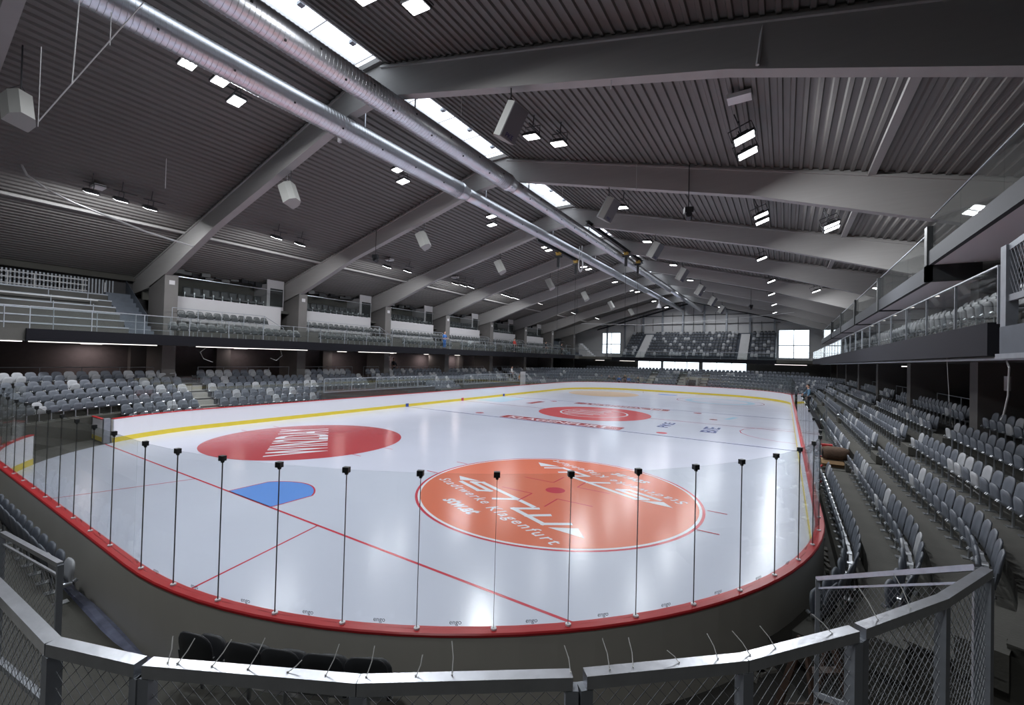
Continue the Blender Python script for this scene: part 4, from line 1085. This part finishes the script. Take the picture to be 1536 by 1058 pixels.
# small white camera under the near left duct
e = empty('ceiling_camera', (-1.9, -22.9, 12.9), 'small pale camera on a bracket between the two ducts', 'camera')
mb = MB(); mb.box((0, 0, 0), (0.12, 0.12, 0.34), WALLW, rz=0.4); mb.box((0.14, 0, 0.1), (0.1, 0.1, 0.3), WALLW, rz=0.4); mb.build('camera_body', e)
mb = MB(); mb.bar((0.1, 0, 0.25), (0.35, 0, 0.45), 0.04, 0.04, DARKM); mb.bar((0.1, 0, 0.2), (0.1, 0, 1.0), 0.03, 0.03, DARKM); mb.build('bracket', e)

# hoists on tracks with load chains
for i, (x, y, z) in enumerate([(-2.0, -3.1, 12.35), (-1.9, 0.0, 12.35), (2.0, 1.3, 12.9), (2.0, 4.7, 12.9)]):
    e = empty('chain_hoist', (x, y, z), 'chain hoist with yellow trolley and long load chain, %s' % ['left pair, nearer', 'left pair, farther', 'right pair, nearer', 'right pair, farther'][i], 'hoist', 'chain hoists over the ice')
    mb = MB(); mb.box((0, 0, 0.25), (0.3, 0.34, 0.18), HOOK); mb.tube([(-.12, -.2, .36), (-.12, .2, .36)], 0.06, HOOK, 10); mb.tube([(.12, -.2, .36), (.12, .2, .36)], 0.06, HOOK, 10); mb.build('trolley', e)
    mb = MB(); mb.box((0, 0, 0.06), (0.5, 0.3, 0.12), DARKM); mb.tube([(0, 0, 0), (0, 0, -0.75)], 0.12, DARKM, 12); mb.build('motor', e)
    mb = MB(); mb.tube([(0, 0, -0.7), (0.02, 0, -z + 5.9)], 0.015, DARKM, 5); mb.build('load_chain', e)
for x, y0, y1, z, lab in ((-2.0, -6.5, 2.5, 12.78, 'dark hoist track below the left duct'), (2.0, -7.0, 6.0, 13.33, 'dark hoist track below the skylight')):
    mb = MB(); mb.bb(x - 0.12, x + 0.12, y0, y1, z - 0.03, z, DARKM); mb.bb(x - 0.03, x + 0.03, y0, y1, z, z + 0.2, DARKM); mb.bb(x - 0.12, x + 0.12, y0, y1, z + 0.2, z + 0.23, DARKM); tag(mb.build('hoist_track'), lab, 'track')
# pale cable coil by the left duct
mb = MB()
for q in range(3):
    mb.tube([(0.16 * (1 + q * .15) * cos(radians(a)), 0.03 * q, -0.9 + (0.5 + 0.06 * q) * sin(radians(a)) * 1.0) for a in range(0, 370, 20)], 0.03, CABLEW, 6)
mb.tube([(-0.1, 0, -0.5), (-0.12, 0, 0.6)], 0.03, CABLEW, 6); mb.tube([(0.1, 0, -0.5), (0.1, 0, 0.6)], 0.03, CABLEW, 6)
o = mb.build('cable_coil', loc=(-0.95, -1.2, 13.0)); tag(o, 'pale coiled cable hanging beside the left duct', 'cable')
# beacon-like white device near the far end
mb = MB(); mb.tube([(0, 0, 0.9), (0, 0, 0.3)], 0.05, WALLW, 8); mb.tube([(0, 0, 0.3), (0, 0, -0.3)], 0.3, WALLW, 12, radii=[0.12, 0.38]); o = mb.build('hanging_siren', loc=(-1.3, 26, 11.9)); tag(o, 'white conical device hanging at the far end of the left duct', 'siren')

# cables, conduits and wires under the roof
def wire(pts, r, mt, name, lab, cat='cable'):
    mb = MB(); mb.tube(pts, r, mt, 6); tag(mb.build(name), lab, cat)
def at_depth(u, v, d): return CAM_POS + (RT * ((u - 768) / 644.66) + UP * ((529 - v) / 644.66) + FW) * d
wire([at_depth(u, v, 17.5 + (u - 28) * 0.008) for u, v in ((28, 205), (29, 240), (40, 262), (70, 284), (110, 304), (160, 324), (220, 348), (290, 370))], 0.045, CABLEW, 'roof_cable', 'pale drooping cable curving under the left roof slope')
wire([at_depth(58, 182, 9.3), at_depth(216, 3, 9.3)], 0.012, CABLEW, 'suspension_bar', 'thin slanted bar hanging near the upper left corner', 'bar')
wire([at_depth(121, -20, 9.2), at_depth(108, 126, 9.2)], 0.010, CABLEW, 'suspension_wire', 'vertical wire holding the slanted bar at the upper left', 'wire')
wire([at_depth(62, 70, 9.4), at_depth(57, 190, 9.4)], 0.006, CABLEW, 'suspension_wire', 'vertical wire beside the near left loudspeaker', 'wire')
wire([at_depth(167, 18, 9.6), at_depth(165, 68, 9.6)], 0.008, CABLEW, 'suspension_wire', 'short wire from the left duct to the slanted bar', 'wire')
wire([(-13, 27.2, 9.9), (-4, 27.0, 9.45), (6, 27.0, 9.9), (14, 27.2, 10.6)], 0.03, WALLG, 'catenary_cable', 'thin pale cable strung across the hall before the far gable')
wire([(12.7, -22.6, 14.0), (12.75, -22.9, 12.2), (12.6, -23.05, 10.7)], 0.04, CABLEW, 'roof_cable', 'pale cable hanging down the nearest right rafter')

# thin drop wires below the deck
for i, (x, y) in enumerate([(-9.5, -26.0), (3.4, -21.8), (9.3, -22.9), (2.9, -12.6), (-6.1, -22.6), (7.6, -14.9), (4.2, 2.0)]):
    mb = MB(); mb.tube([(0, 0, 0), (0, 0, 1.3)], 0.012, CABLEW, 5); o = mb.build('drop_wire', loc=(x, y, rz_(x) - 1.4)); tag(o, 'thin vertical drop wire under the roof, %s' % ['left slope by the duct lamps', 'beside the first speaker', 'on the nearest right rafter', 'over the second right bay', 'on the first left frame', 'before the second right speaker', 'in the middle of the right slope'][i], 'wire')

# ---------------------------------------------------------------- right side clutter
def figure(x, y, z, face, h, shirt, pants, lab, pose='stand', arm=None, grp=None):
    """standing person; skinned one-piece body with clothes as children"""
    e = empty('person', (x, y, z), lab, 'person', grp, face)
    k = h / 1.75
    def skin(name, verts, edges, radii, mt, root=0, sub=1):
        me = bpy.data.meshes.new(name); me.from_pydata([tuple(c * k for c in v) for v in verts], edges, [])
        o = bpy.data.objects.new(name, me); COL.objects.link(o)
        o.modifiers.new('skin', 'SKIN'); 
        for i, r in enumerate(radii): me.skin_vertices[0].data[i].radius = (r[0] * k, r[1] * k)
        me.skin_vertices[0].data[root].use_root = True
        if sub: s_ = o.modifiers.new('sub', 'SUBSURF'); s_.levels = sub; s_.render_levels = sub
        me.materials.append(mt); o.parent = e; return o
    ah = arm or ((-0.28, 0.05, 1.13), (-0.30, 0.18, 0.90), (0.28, 0.05, 1.13), (0.30, 0.18, 0.90))
    V = [(0, 0, 0.95), (0, 0, 1.15), (0, 0, 1.38), (0, 0.0, 1.50), (0, 0.02, 1.56),
         (-0.18, 0, 1.40), ah[0], ah[1], (0.18, 0, 1.40), ah[2], ah[3],
         (-0.10, 0, 0.88), (-0.11, 0.02, 0.48), (-0.12, -0.02, 0.09), (-0.12, 0.13, 0.04),
         (0.10, 0, 0.88), (0.12, 0.03, 0.48), (0.13, 0.0, 0.09), (0.14, 0.15, 0.04)]
    E_ = [(0, 1), (1, 2), (2, 3), (3, 4), (2, 5), (5, 6), (6, 7), (2, 8), (8, 9), (9, 10), (0, 11), (11, 12), (12, 13), (13, 14), (0, 15), (15, 16), (16, 17), (17, 18)]
    r = [(0.13, 0.10), (0.13, 0.09), (0.15, 0.10), (0.055, 0.055), (0.055, 0.055), (0.06, 0.06), (0.045, 0.045), (0.032, 0.032), (0.06, 0.06), (0.045, 0.045), (0.032, 0.032), (0.085, 0.085), (0.055, 0.06), (0.04, 0.04), (0.04, 0.03), (0.085, 0.085), (0.055, 0.06), (0.04, 0.04), (0.04, 0.03)]
    skin('body', V, E_, r, SKIN)
    m = 1.12
    Vs = [V[0], V[1], V[2], V[5], V[6], V[8], V[9], ]
    def mid(a, b, t): return tuple(a[i] + (b[i] - a[i]) * t for i in range(3))
    Vs = [V[0], V[1], V[2], V[5], V[6], mid(V[6], V[7], 0.75), V[8], V[9], mid(V[9], V[10], 0.75), (0, 0, 1.47)]
    skin('shirt', Vs, [(0, 1), (1, 2), (2, 3), (3, 4), (4, 5), (2, 6), (6, 7), (7, 8), (2, 9)], [(0.155, 0.125), (0.155, 0.115), (0.175, 0.125), (0.08, 0.08), (0.062, 0.062), (0.05, 0.05), (0.08, 0.08), (0.062, 0.062), (0.05, 0.05), (0.07, 0.07)], shirt)
    Vp = [(0, 0, 0.97), V[11], V[12], mid(V[12], V[13], 0.95), V[15], V[16], mid(V[16], V[17], 0.95)]
    skin('trousers', Vp, [(0, 1), (1, 2), (2, 3), (0, 4), (4, 5), (5, 6)], [(0.15, 0.125), (0.105, 0.105), (0.075, 0.08), (0.062, 0.062), (0.105, 0.105), (0.075, 0.08), (0.062, 0.062)], pants)
    b = MB(); seg = 10; vs = []; fs = []
    for i in range(seg + 1):
        th = pi * i / seg
        for j in range(12):
            ph = 2 * pi * j / 12; w = 0.078 * (1 - 0.18 * max(0, cos(th) * -1)); vs.append((w * sin(th) * cos(ph) * k, (0.02 + 0.098 * sin(th) * sin(ph)) * k, (1.65 + 0.118 * cos(th)) * k))
    for i in range(seg):
        for j in range(12): j2 = (j + 1) % 12; fs.append((i * 12 + j, i * 12 + j2, (i + 1) * 12 + j2, (i + 1) * 12 + j))
    b.add(vs, fs, SKIN); b.box((0, 0.125 * k, 1.635 * k), (0.025 * k, 0.03 * k, 0.045 * k), SKIN)
    for s in (-1, 1): b.box((s * 0.08 * k, 0.01 * k, 1.645 * k), (0.015 * k, 0.035 * k, 0.055 * k), SKIN); b.box((s * 0.032 * k, 0.112 * k, 1.665 * k), (0.02 * k, 0.012 * k, 0.01 * k), BLACK)
    b.box((0, 0.112 * k, 1.59 * k), (0.045 * k, 0.012 * k, 0.01 * k), CL_RED); b.build('head', e, smooth=True)
    b = MB(); b.add([(v[0] * 1.12, (v[1] - 0.02 * k) * 1.12 + 0.003, (v[2] - 1.65 * k) * 1.1 + 1.665 * k) for v in vs if True], [f for f in fs if all(vs[q][2] > 1.64 * k and (vs[q][1] < 0.075 * k or vs[q][2] > 1.71 * k) for q in f)], HAIR); b.build('hair', e, smooth=True)
    for s, hp in ((-1, V[7]), (1, V[10])):
        b = MB(); hx, hy, hz = [c * k for c in hp]
        b.box((hx, hy + 0.01, hz - 0.04 * k), (0.03 * k, 0.08 * k, 0.085 * k), SKIN)
        for q in range(4): b.tube([(hx, hy + (-0.025 + q * 0.02) * k, hz - 0.08 * k), (hx + s * -0.005, hy + (-0.023 + q * 0.02) * k, hz - (0.12 + 0.012 * (1 if q in (1, 2) else 0)) * k), (hx - s * 0.02 * k, hy + (-0.02 + q * 0.02) * k, hz - (0.15 + 0.012 * (1 if q in (1, 2) else 0)) * k)], 0.009 * k, SKIN, 5)
        b.tube([(hx, hy + 0.05 * k, hz - 0.03 * k), (hx - s * 0.01, hy + 0.075 * k, hz - 0.075 * k)], 0.01 * k, SKIN, 5); b.build('hand', e)
    for q in (-1, 1):
        b = MB(); b.box((q * 0.125 * k, 0.055 * k, 0.035 * k), (0.1 * k, 0.27 * k, 0.07 * k), CL_DARK); b.build('shoe', e)
    return e
# bench platform for the worker
mb = MB(); mb.bb(14.05, 14.9, -3.5, 6.0, -0.02, 1.25, FASCIA_R); tag(mb.build('player_bench'), 'dark player bench box behind the right boards', 'bench')
figure(14.55, 2.2, 1.25, radians(100), 1.78, CL_GREYBLUE, CL_DARK, 'person in blue grey shirt and dark trousers standing behind the right boards', arm=((-0.30, 0.0, 1.15), (-0.26, 0.15, 0.92), (0.30, 0.08, 1.18), (0.25, 0.30, 1.08)))
# glass partition and frame by the right bench
e = empty('glass_partition', (14.2, -5.2, 0.2), 'tall glass partition panels with metal post beside the right player bench', 'glass screen')
for q in range(3): mb = MB(); mb.bb(0.02, 0.035, q * 0.75, q * 0.75 + 0.7, 0.3, 2.9, GLASS_B); mb.build('pane', e)
mb = MB(); mb.bb(0.7, 0.76, -2.2, -2.14, 0.2, 2.2, STEEL); mb.build('post', e)
mb = MB(); mb.bb(0.02, 0.75, -2.2, -2.185, 0.3, 2.2, GLASS_B); mb.build('pane', e)
# brown roll on cardboard box
e = empty('brown_roll', (14.75, -14.0, 0.72), 'thick dark brown roll of matting lying on a cardboard box in the right stand', 'roll')
mb = MB(); mb.tube([(-0.36, -0.05, 0.44), (-0.2, -0.02, 0.45), (0.2, 0.0, 0.45), (0.38, 0.03, 0.43)], 0.24, SACK, 20, radii=[0.21, 0.24, 0.235, 0.2])
for q in range(5): mb.tube([(-0.37 - 0.002, 0.16 * cos(a / 6) * (1 - q * .18) - 0.05, 0.44 + 0.16 * sin(a / 6) * (1 - q * .18)) for a in range(0, 39)], 0.008, BLACK, 4)
mb.build('roll', e, smooth=True)
mb = MB(); mb.bb(-0.4, 0.42, -0.2, 0.26, -0.02, 0.20, CARD); mb.prism([(-0.4, -0.2, 0.2), (0.42, -0.2, 0.2), (0.42, -0.34, 0.1), (-0.4, -0.34, 0.1)], (0, 0, 0.01), CARD); o = mb.build('cardboard_box'); o.location = (14.75, -14.0, 0.72); tag(o, 'open cardboard box under the brown roll in the right stand', 'box')
# red tubing
mb = MB(); mb.tube([(14.05, -15.5, 0.40), (14.05, -13.5, 0.85), (14.6, -13.1, 0.9)], 0.03, REDP, 6); mb.tube([(14.0, -16.4, 0.42), (14.3, -15.7, 0.5), (14.0, -15.0, 0.45), (14.35, -14.6, 0.8)], 0.035, REDP, 6)
tag(mb.build('red_tubing'), 'loose red tubing on the floor behind the right boards', 'tubing')
mb = MB(); mb.bb(14.1, 14.9, -11.2, -11.0, 0.35, 1.05, REDP); mb.tube([(14.5, -11.1, 1.05), (14.5, -11.1, 1.35)], 0.04, WALLW, 8); tag(mb.build('red_stand'), 'red trestle with a white bottle on top behind the right boards', 'trestle')
# protective sheets lying on treads
for i, (x, y0, y1, z, wd) in enumerate(((14.85, -20.5, -16.0, rowz(-1), 0.42), (15.75, -20.8, -15.2, rowz(0), 0.42), (17.1, -19.5, -17.0, rowz(2), 0.3))):
    mb = MB(); n = 8
    for q in range(n): mb.box((x + random.uniform(-.02, .02), y0 + (y1 - y0) * (q + .5) / n, z + 0.012 + 0.003 * (q % 2)), (wd, (y1 - y0) / n * 0.98, 0.012), SHEET, rz=random.uniform(-.02, .02))
    tag(mb.build('protective_sheet'), 'pale protective sheets laid along the tread, %s' % ['behind the lowest right row', 'behind the second right row', 'behind the fourth right row'][i], 'sheet')
# debris strip and plastic on the walkways
mb = MB(); rr = random.Random(5)
for q in range(70):
    k_, t_ = (0, 0.68 + q * 0.32 / 40) if q < 40 else (1, (q - 40) * 0.0075)
    x, y, a = path_pt(k_, t_, 0.24 + rr.uniform(-.02, .03)); mb.box((x, y, 0.0), (rr.uniform(.03, .08), rr.uniform(.12, .3), 0.04), CONC_L, rz=a + rr.uniform(-.4, .4))
tag(mb.build('rubble_strip'), 'pale crumbly strip of rubble on the walkway by the near right boards', 'rubble', kind='stuff')
mb = MB(); 
mb.tube([(-6 + q * 1.0, -31.2 - 0.02 * (q % 2), 0.10) for q in range(12)] + [(5.9, -31.19, 0.10), (7.2, -30.95, 0.10), (8.5, -30.5, 0.10)], 0.11, PLASTIC, 10, radii=[0.10 + 0.02 * (q % 3) for q in range(15)])
tag(mb.build('wrapped_pipe'), 'long pipe wrapped in bluish plastic along the base of the near boards', 'pipe')

# ---------------------------------------------------------------- near railing
RZ = 3.4
RP = [(10.73, -33.1), (11.32, -33.07), (11.655, -32.95), (12.19, -32.66), (12.71, -32.28), (13.10, -31.93), (13.42, -31.53), (13.73, -31.08), (13.98, -30.62)]
def chainmesh(mb, a, b, z0, z1, z0b=None, z1b=None, c=0.046):
    """diamond wire net between two points; heights may differ at each end"""
    a = Vector((a[0], a[1], 0)); b = Vector((b[0], b[1], 0)); z0b = z0 if z0b is None else z0b; z1b = z1 if z1b is None else z1b
    L_ = (b - a).length; n = int(L_ / c); H = z1 - z0; m = int(H / (c * 0.52)); nrm = Vector((-(b - a).y, (b - a).x, 0)).normalized() * 0.002
    def P(i, j):
        u = min(1, i / n); v = j / m; p = a + (b - a) * u; return Vector((p.x, p.y, (z0 + (z0b - z0) * u) * (1 - v) + (z1 + (z1b - z1) * u) * v))
    for j in range(m):
        for i in range(n + 1):
            o = 0.5 * (j % 2)
            if i + o + 0.5 <= n: mb.bar(P(i + o, j), P(i + o + 0.5, j + 1), 0.0015, 0.0015, WIRE)
            if i + o - 0.5 >= 0 and i + o <= n: mb.bar(P(i + o, j), P(i + o - 0.5, j + 1), 0.0015, 0.0015, WIRE)
e = empty('guard_railing', (12.7, -32.3, 2.3), 'galvanised guard railing with wire net infill right before the camera', 'railing'); O = Vector((12.7, -32.3, 2.3))
panels = [((10.3, -33.12), (11.32, -33.07), (11.64, -32.955)), ((11.66, -32.945), (12.21, -32.65), (12.69, -32.295)), ((12.72, -32.27), (13.10, -31.93), (13.405, -31.55)), ((13.425, -31.52), (13.73, -31.08), (13.98, -30.62))]
def rel(p, z): return Vector((p[0], p[1], z)) - O
for pn in panels:
    mb = MB()
    for a, b in zip(pn[:-1], pn[1:]): mb.bar(rel(a, RZ - 0.02), rel(b, RZ - 0.02), 0.037, 0.037, STEEL)
    mb.build('handrail', e)
    mb = MB()
    for a, b in zip(pn[:-1], pn[1:]): mb.bar(rel(a, 2.47), rel(b, 2.47), 0.04, 0.04, STEEL_D)
    mb.build('bottom_rail', e)
    for p in pn:
        mb = MB(); q = rel(p, 0); mb.box((q.x, q.y, (RZ - 0.04 - 2.3) / 2), (0.036, 0.036, RZ - 0.04 - 2.3), STEEL_D, rz=atan2(pn[-1][1] - pn[0][1], pn[-1][0] - pn[0][0])); mb.build('post', e)
mb = MB()
for pn in panels:
    for a, b in zip(pn[:-1], pn[1:]): chainmesh(mb, a, b, 2.49, RZ - 0.05)
mb.v = [(v[0] - O.x, v[1] - O.y, v[2] - O.z) for v in mb.v]
mb.build('wire_net', e, fixn=False)
# stair railing panel on the right and small one at the left
def side_panel(a, b, za, zb, h, lab, hb=None):
    e = empty('stair_railing', (a[0], a[1], za - h), lab, 'railing'); O2 = Vector((a[0], a[1], za - h))
    A_, B_ = Vector((a[0], a[1], za)) - O2, Vector((b[0], b[1], zb)) - O2; H = Vector((0, 0, h - 0.1))
    mb = MB(); mb.bar(A_, B_, 0.027, 0.027, STEEL); mb.bar(A_ - Vector((0, 0, 0.07)), B_ - Vector((0, 0, 0.07)), 0.012, 0.012, STEEL); mb.build('handrail', e)
    mb = MB(); mb.bar(A_ - H, B_ - H, 0.035, 0.035, STEEL_D); mb.build('bottom_rail', e)
    for P_ in (A_, B_): mb = MB(); mb.bar(P_ - Vector((0, 0, h)), P_, 0.028, 0.028, STEEL_D, up=(1, 0, 0)); mb.build('post', e)
    mb = MB(); chainmesh(mb, a, b, za - h + 0.12, za - 0.08, zb - h + 0.12, zb - 0.08); mb.v = [(v[0] - O2.x, v[1] - O2.y, v[2] - O2.z) for v in mb.v]; mb.build('wire_net', e, fixn=False)
side_panel((13.96, -30.58), (13.42, -29.5), 3.38, 2.72, 0.95, 'galvanised stair railing with wire net descending from the right end of the guard railing')
side_panel((8.73, -32.81), (9.57, -32.7), 3.02, 3.0, 0.95, 'short galvanised railing panel at the lower left picture edge')
# nylon ties sticking up from the rail
ties = [(257, 990, -6, 36), (275, 988, 14, 34), (328, 990, 18, 36), (381, 994, 14, 42), (438, 1000, 18, 16), (496, 1002, 12, 42), (552, 1008, 6, 42), (625, 1008, 7, 28), (679, 1004, -4, 46), (853, 998, -8, 36), (908, 992, -8, 42), (943, 990, -3, 40), (1008, 980, -16, 16), (1062, 972, -10, 34), (1107, 968, -20, 32), (1146, 960, -16, 30), (1228, 938, -22, 26), (1297, 920, -14, 48), (1350, 905, -6, 50)]
for i, (u, v, du, dv) in enumerate(ties):
    d = RT * ((u - 768) / 644.66) + UP * ((529 - v) / 644.66) + FW
    t = (RZ - CAM_POS.z) / d.z
    p = CAM_POS + d * t
    best = None
    for a, b in zip(RP[:-1], RP[1:]):
        a = Vector((*a, RZ)); b = Vector((*b, RZ)); s_ = max(0, min(1, (p - a).dot(b - a) / (b - a).length_squared)); q = a + (b - a) * s_
        if best is None or (q - p).length < (best - p).length: best = q
    p = best; depth = (p - CAM_POS).dot(FW); k = depth / 644.66
    tip = p + RT * du * k + Vector((0, 0, 1)) * dv * k * 0.8 + FW * dv * k * 0.45
    mb = MB(); m_ = (p + tip) / 2 + RT * 0.004; mb.tube([Vector((0, 0, -0.002)), m_ - p, tip - p], 0.0016, TIE, 4)
    mb.box((0, 0, 0.001), (0.004, 0.004, 0.003), TIE)
    o = mb.build('cable_tie', loc=p); tag(o, 'thin white cable tie end sticking up from the near handrail, %s from the left' % nth(i + 1), 'cable tie', 'cable ties on the near railing')

mb = MB(); mb.bb(8.6, 10.35, -33.9, -33.3, 0, 2.45, CONC_L); tag(mb.build('stair_parapet'), 'beige concrete parapet seen through the net at the lower left', 'wall')
# seats between boards and railing, brown ladder
place = [(-72.3, 0), (-68.7, 0), (-66.1, 0), (-63.4, 0), (-60.7, 0)]
for i, (an, _) in enumerate(place):
    a = radians(an); r = RC + 0.80; x = CX + r * cos(a); y = -CY + r * sin(a)
    copy_tree(nearproto, (x, y, 0.49), a + pi / 2, label='black folding seat seen from behind below the near railing, %s from the left' % nth(i + 1), group='five black seats below the near railing') if i else None
    if i == 0:
        nearproto = empty('stadium_chair', (x, y, 0.49), 'black folding seat seen from behind below the near railing, leftmost of five', 'seat', 'five black seats below the near railing', a + pi / 2)
        for m_, nm in zip(seat_parts(SEAT_K), ('backrest', 'seat_pan', 'bracket')): m_.build(nm, nearproto, smooth=(nm != 'bracket'))
mb = MB()
for q in range(8):
    a0 = radians(-75 + q * 2.1); a1 = radians(-72.9 + q * 2.1)
    P = lambda r, a, z: (CX + r * cos(a), -CY + r * sin(a), z)
    mb.add([P(RC + .45, a0, 0), P(RC + 1.3, a0, 0), P(RC + 1.3, a1, 0), P(RC + .45, a1, 0), P(RC + .45, a0, .485), P(RC + 1.3, a0, .485), P(RC + 1.3, a1, .485), P(RC + .45, a1, .485)], [(0, 1, 2, 3), (4, 5, 6, 7), (0, 1, 5, 4), (1, 2, 6, 5), (2, 3, 7, 6), (3, 0, 4, 7)], CONC)
tag(mb.build('seat_plinth'), 'low concrete plinth under the five black seats', 'plinth')
e = empty('step_ladder', (13.5, -28.1, 0), 'brown painted wooden step ladder standing below the near railing', 'ladder')
T = Vector((0, 0, 1.55))
for sx in (-1, 1):
    for sy, w in ((-1, 0.55), (1, 0.45)):
        mb = MB(); mb.bar((sx * 0.14, sy * 0.03, 1.55), (sx * 0.27, sy * w, 0.0), 0.03, 0.07, WOOD); mb.build('leg', e)
for q in range(5):
    t = (q + 0.8) / 5.4; mb = MB(); mb.bar((-0.14 - 0.13 * t, -0.03 - 0.52 * t, 1.55 - 1.55 * t), (0.14 + 0.13 * t, -0.03 - 0.52 * t, 1.55 - 1.55 * t), 0.09, 0.025, WOOD); mb.build('tread', e)
mb = MB(); mb.bar((-0.22, 0.25, 0.7), (0.22, 0.25, 0.7), 0.03, 0.05, WOOD); mb.build('brace', e)
e.rotation_euler = (0, 0, radians(35))

# ---------------------------------------------------------------- people farther away
figure(-17.5 + 0.9, 0.3, Z1B, radians(-90), 1.78, CL_BLUE, CL_BLUE, 'person in bright blue overalls standing on the left balcony', arm=((-0.28, 0.05, 1.15), (-0.15, 0.28, 1.15), (0.28, 0.05, 1.15), (0.15, 0.28, 1.15)))
figure(-16.6, 13.9, Z1B, radians(-90), 1.75, CL_RED, CL_DARK, 'person in red top leaning on the left balcony rail')
figure(-16.6, 22.6, Z1B, radians(-90), 1.75, CL_DARK, CL_DARK, 'person in dark clothes on the left balcony, nearer of two')
figure(-16.6, 27.9, Z1B, radians(-90), 1.72, CL_DARK, CL_DARK, 'person in dark clothes on the left balcony, near its far end')
for i, (x, c_, lab) in enumerate(((-11.2, CL_DARK, 'leftmost person in dark jacket behind the far boards'), (-10.0, CL_DARK, 'second person from the left in black behind the far boards'), (-9.2, CL_DARK, 'third person from the left in dark clothes behind the far boards'), (-8.4, CL_BLUE, 'person in royal blue jacket behind the far boards'), (-7.5, CL_DARK, 'tall person in dark clothes right of the blue jacket'), (-6.9, CL_BLUE, 'slim person in blue shirt behind the far boards'), (-5.5, CL_DARK, 'rightmost person in dark clothes behind the far boards'))):
    figure(x, HL + 0.55, 0.35 if i != 4 else 0.6, pi, 1.7, c_, CL_DARK, lab)
mb = MB(); mb.bb(-12.3, -5.2, HL + 0.25, HL + 0.79, -0.02, 0.34, CONC); mb.bb(-7.8, -7.2, HL + 0.4, HL + 0.79, 0.34, 0.6, CONC); tag(mb.build('bench_plinth'), 'low plinth behind the far boards where people stand', 'plinth')
figure(-15.05, 12.9, rowz(0) + 0.02, radians(-90), 1.75, CL_ORANGE, CL_DARK, 'person in orange top climbing the aisle of the left stand')
figure(-16.7, 13.6, rowz(2) + 0.02, radians(-70), 1.8, WALLG, CL_DARK, 'person in pale top standing in the aisle of the left stand')
figure(-19.3, -1.6 - 2.4, 2.25, radians(-90), 1.8, CL_DARK, CL_DARK, 'person in dark clothes on the concourse under the left balcony')

# loose cables below the balconies
wire([(-16.4, -21.4, 4.5), (-16.5, -21.7, 4.2), (-16.5, -21.5, 3.8), (-16.5, -21.0, 3.6)], 0.009, CABLEW, 'loose_cable', 'loose pale cable hanging under the left balcony near the first column')
wire([(-16.4, -16.9, 4.5), (-16.5, -16.7, 4.1), (-16.5, -17.1, 3.75), (-16.5, -17.5, 3.9)], 0.009, CABLEW, 'loose_cable', 'loose pale cable hanging under the left balcony in the first bay')
wire([(16.2, -23.3, 4.5), (16.15, -23.6, 4.35), (16.2, -23.4, 3.9), (16.2, -23.25, 3.6), (16.15, -23.3, 3.5)], 0.012, CABLEW, 'loose_cable', 'bundle of pale cable dangling under the right balcony near its end')
wire([(16.2, -20.3, 4.55), (16.2, -20.5, 3.6), (16.4, -19.9, 3.0)], 0.004, CABLEW, 'loose_cable', 'thin cable drooping under the right balcony')
wire([(16.2, -30, 4.45), (16.2, -23, 4.5), (16.2, -12, 4.5), (16.2, 20, 4.5)], 0.03, STEEL_D, 'edge_conduit', 'thin conduit along the lower edge of the right balcony', 'conduit')
mb = MB(); mb.tube([(0, 0, 0), (0, 0, 1.2), (-0.25, 0, 1.3)], 0.025, WALLW, 6); mb.box((-0.35, 0, 1.3), (0.3, 0.12, 0.04), STRIP); o = mb.build('work_light', loc=(18.6, -4.9, 3.1)); tag(o, 'small work light on a pole under the right balcony', 'light')
mb = MB(); mb.box((0, 0, 0), (0.06, 0.25, 0.4), WALLW); o = mb.build('junction_box', loc=(18.4, -16.0, 3.95)); tag(o, 'small white box hanging in the dark under the right balcony', 'box')
for o in list(bpy.data.objects):
    if o.type == 'EMPTY' and not o.children and o.parent is None and 'label' not in o: bpy.data.objects.remove(o)
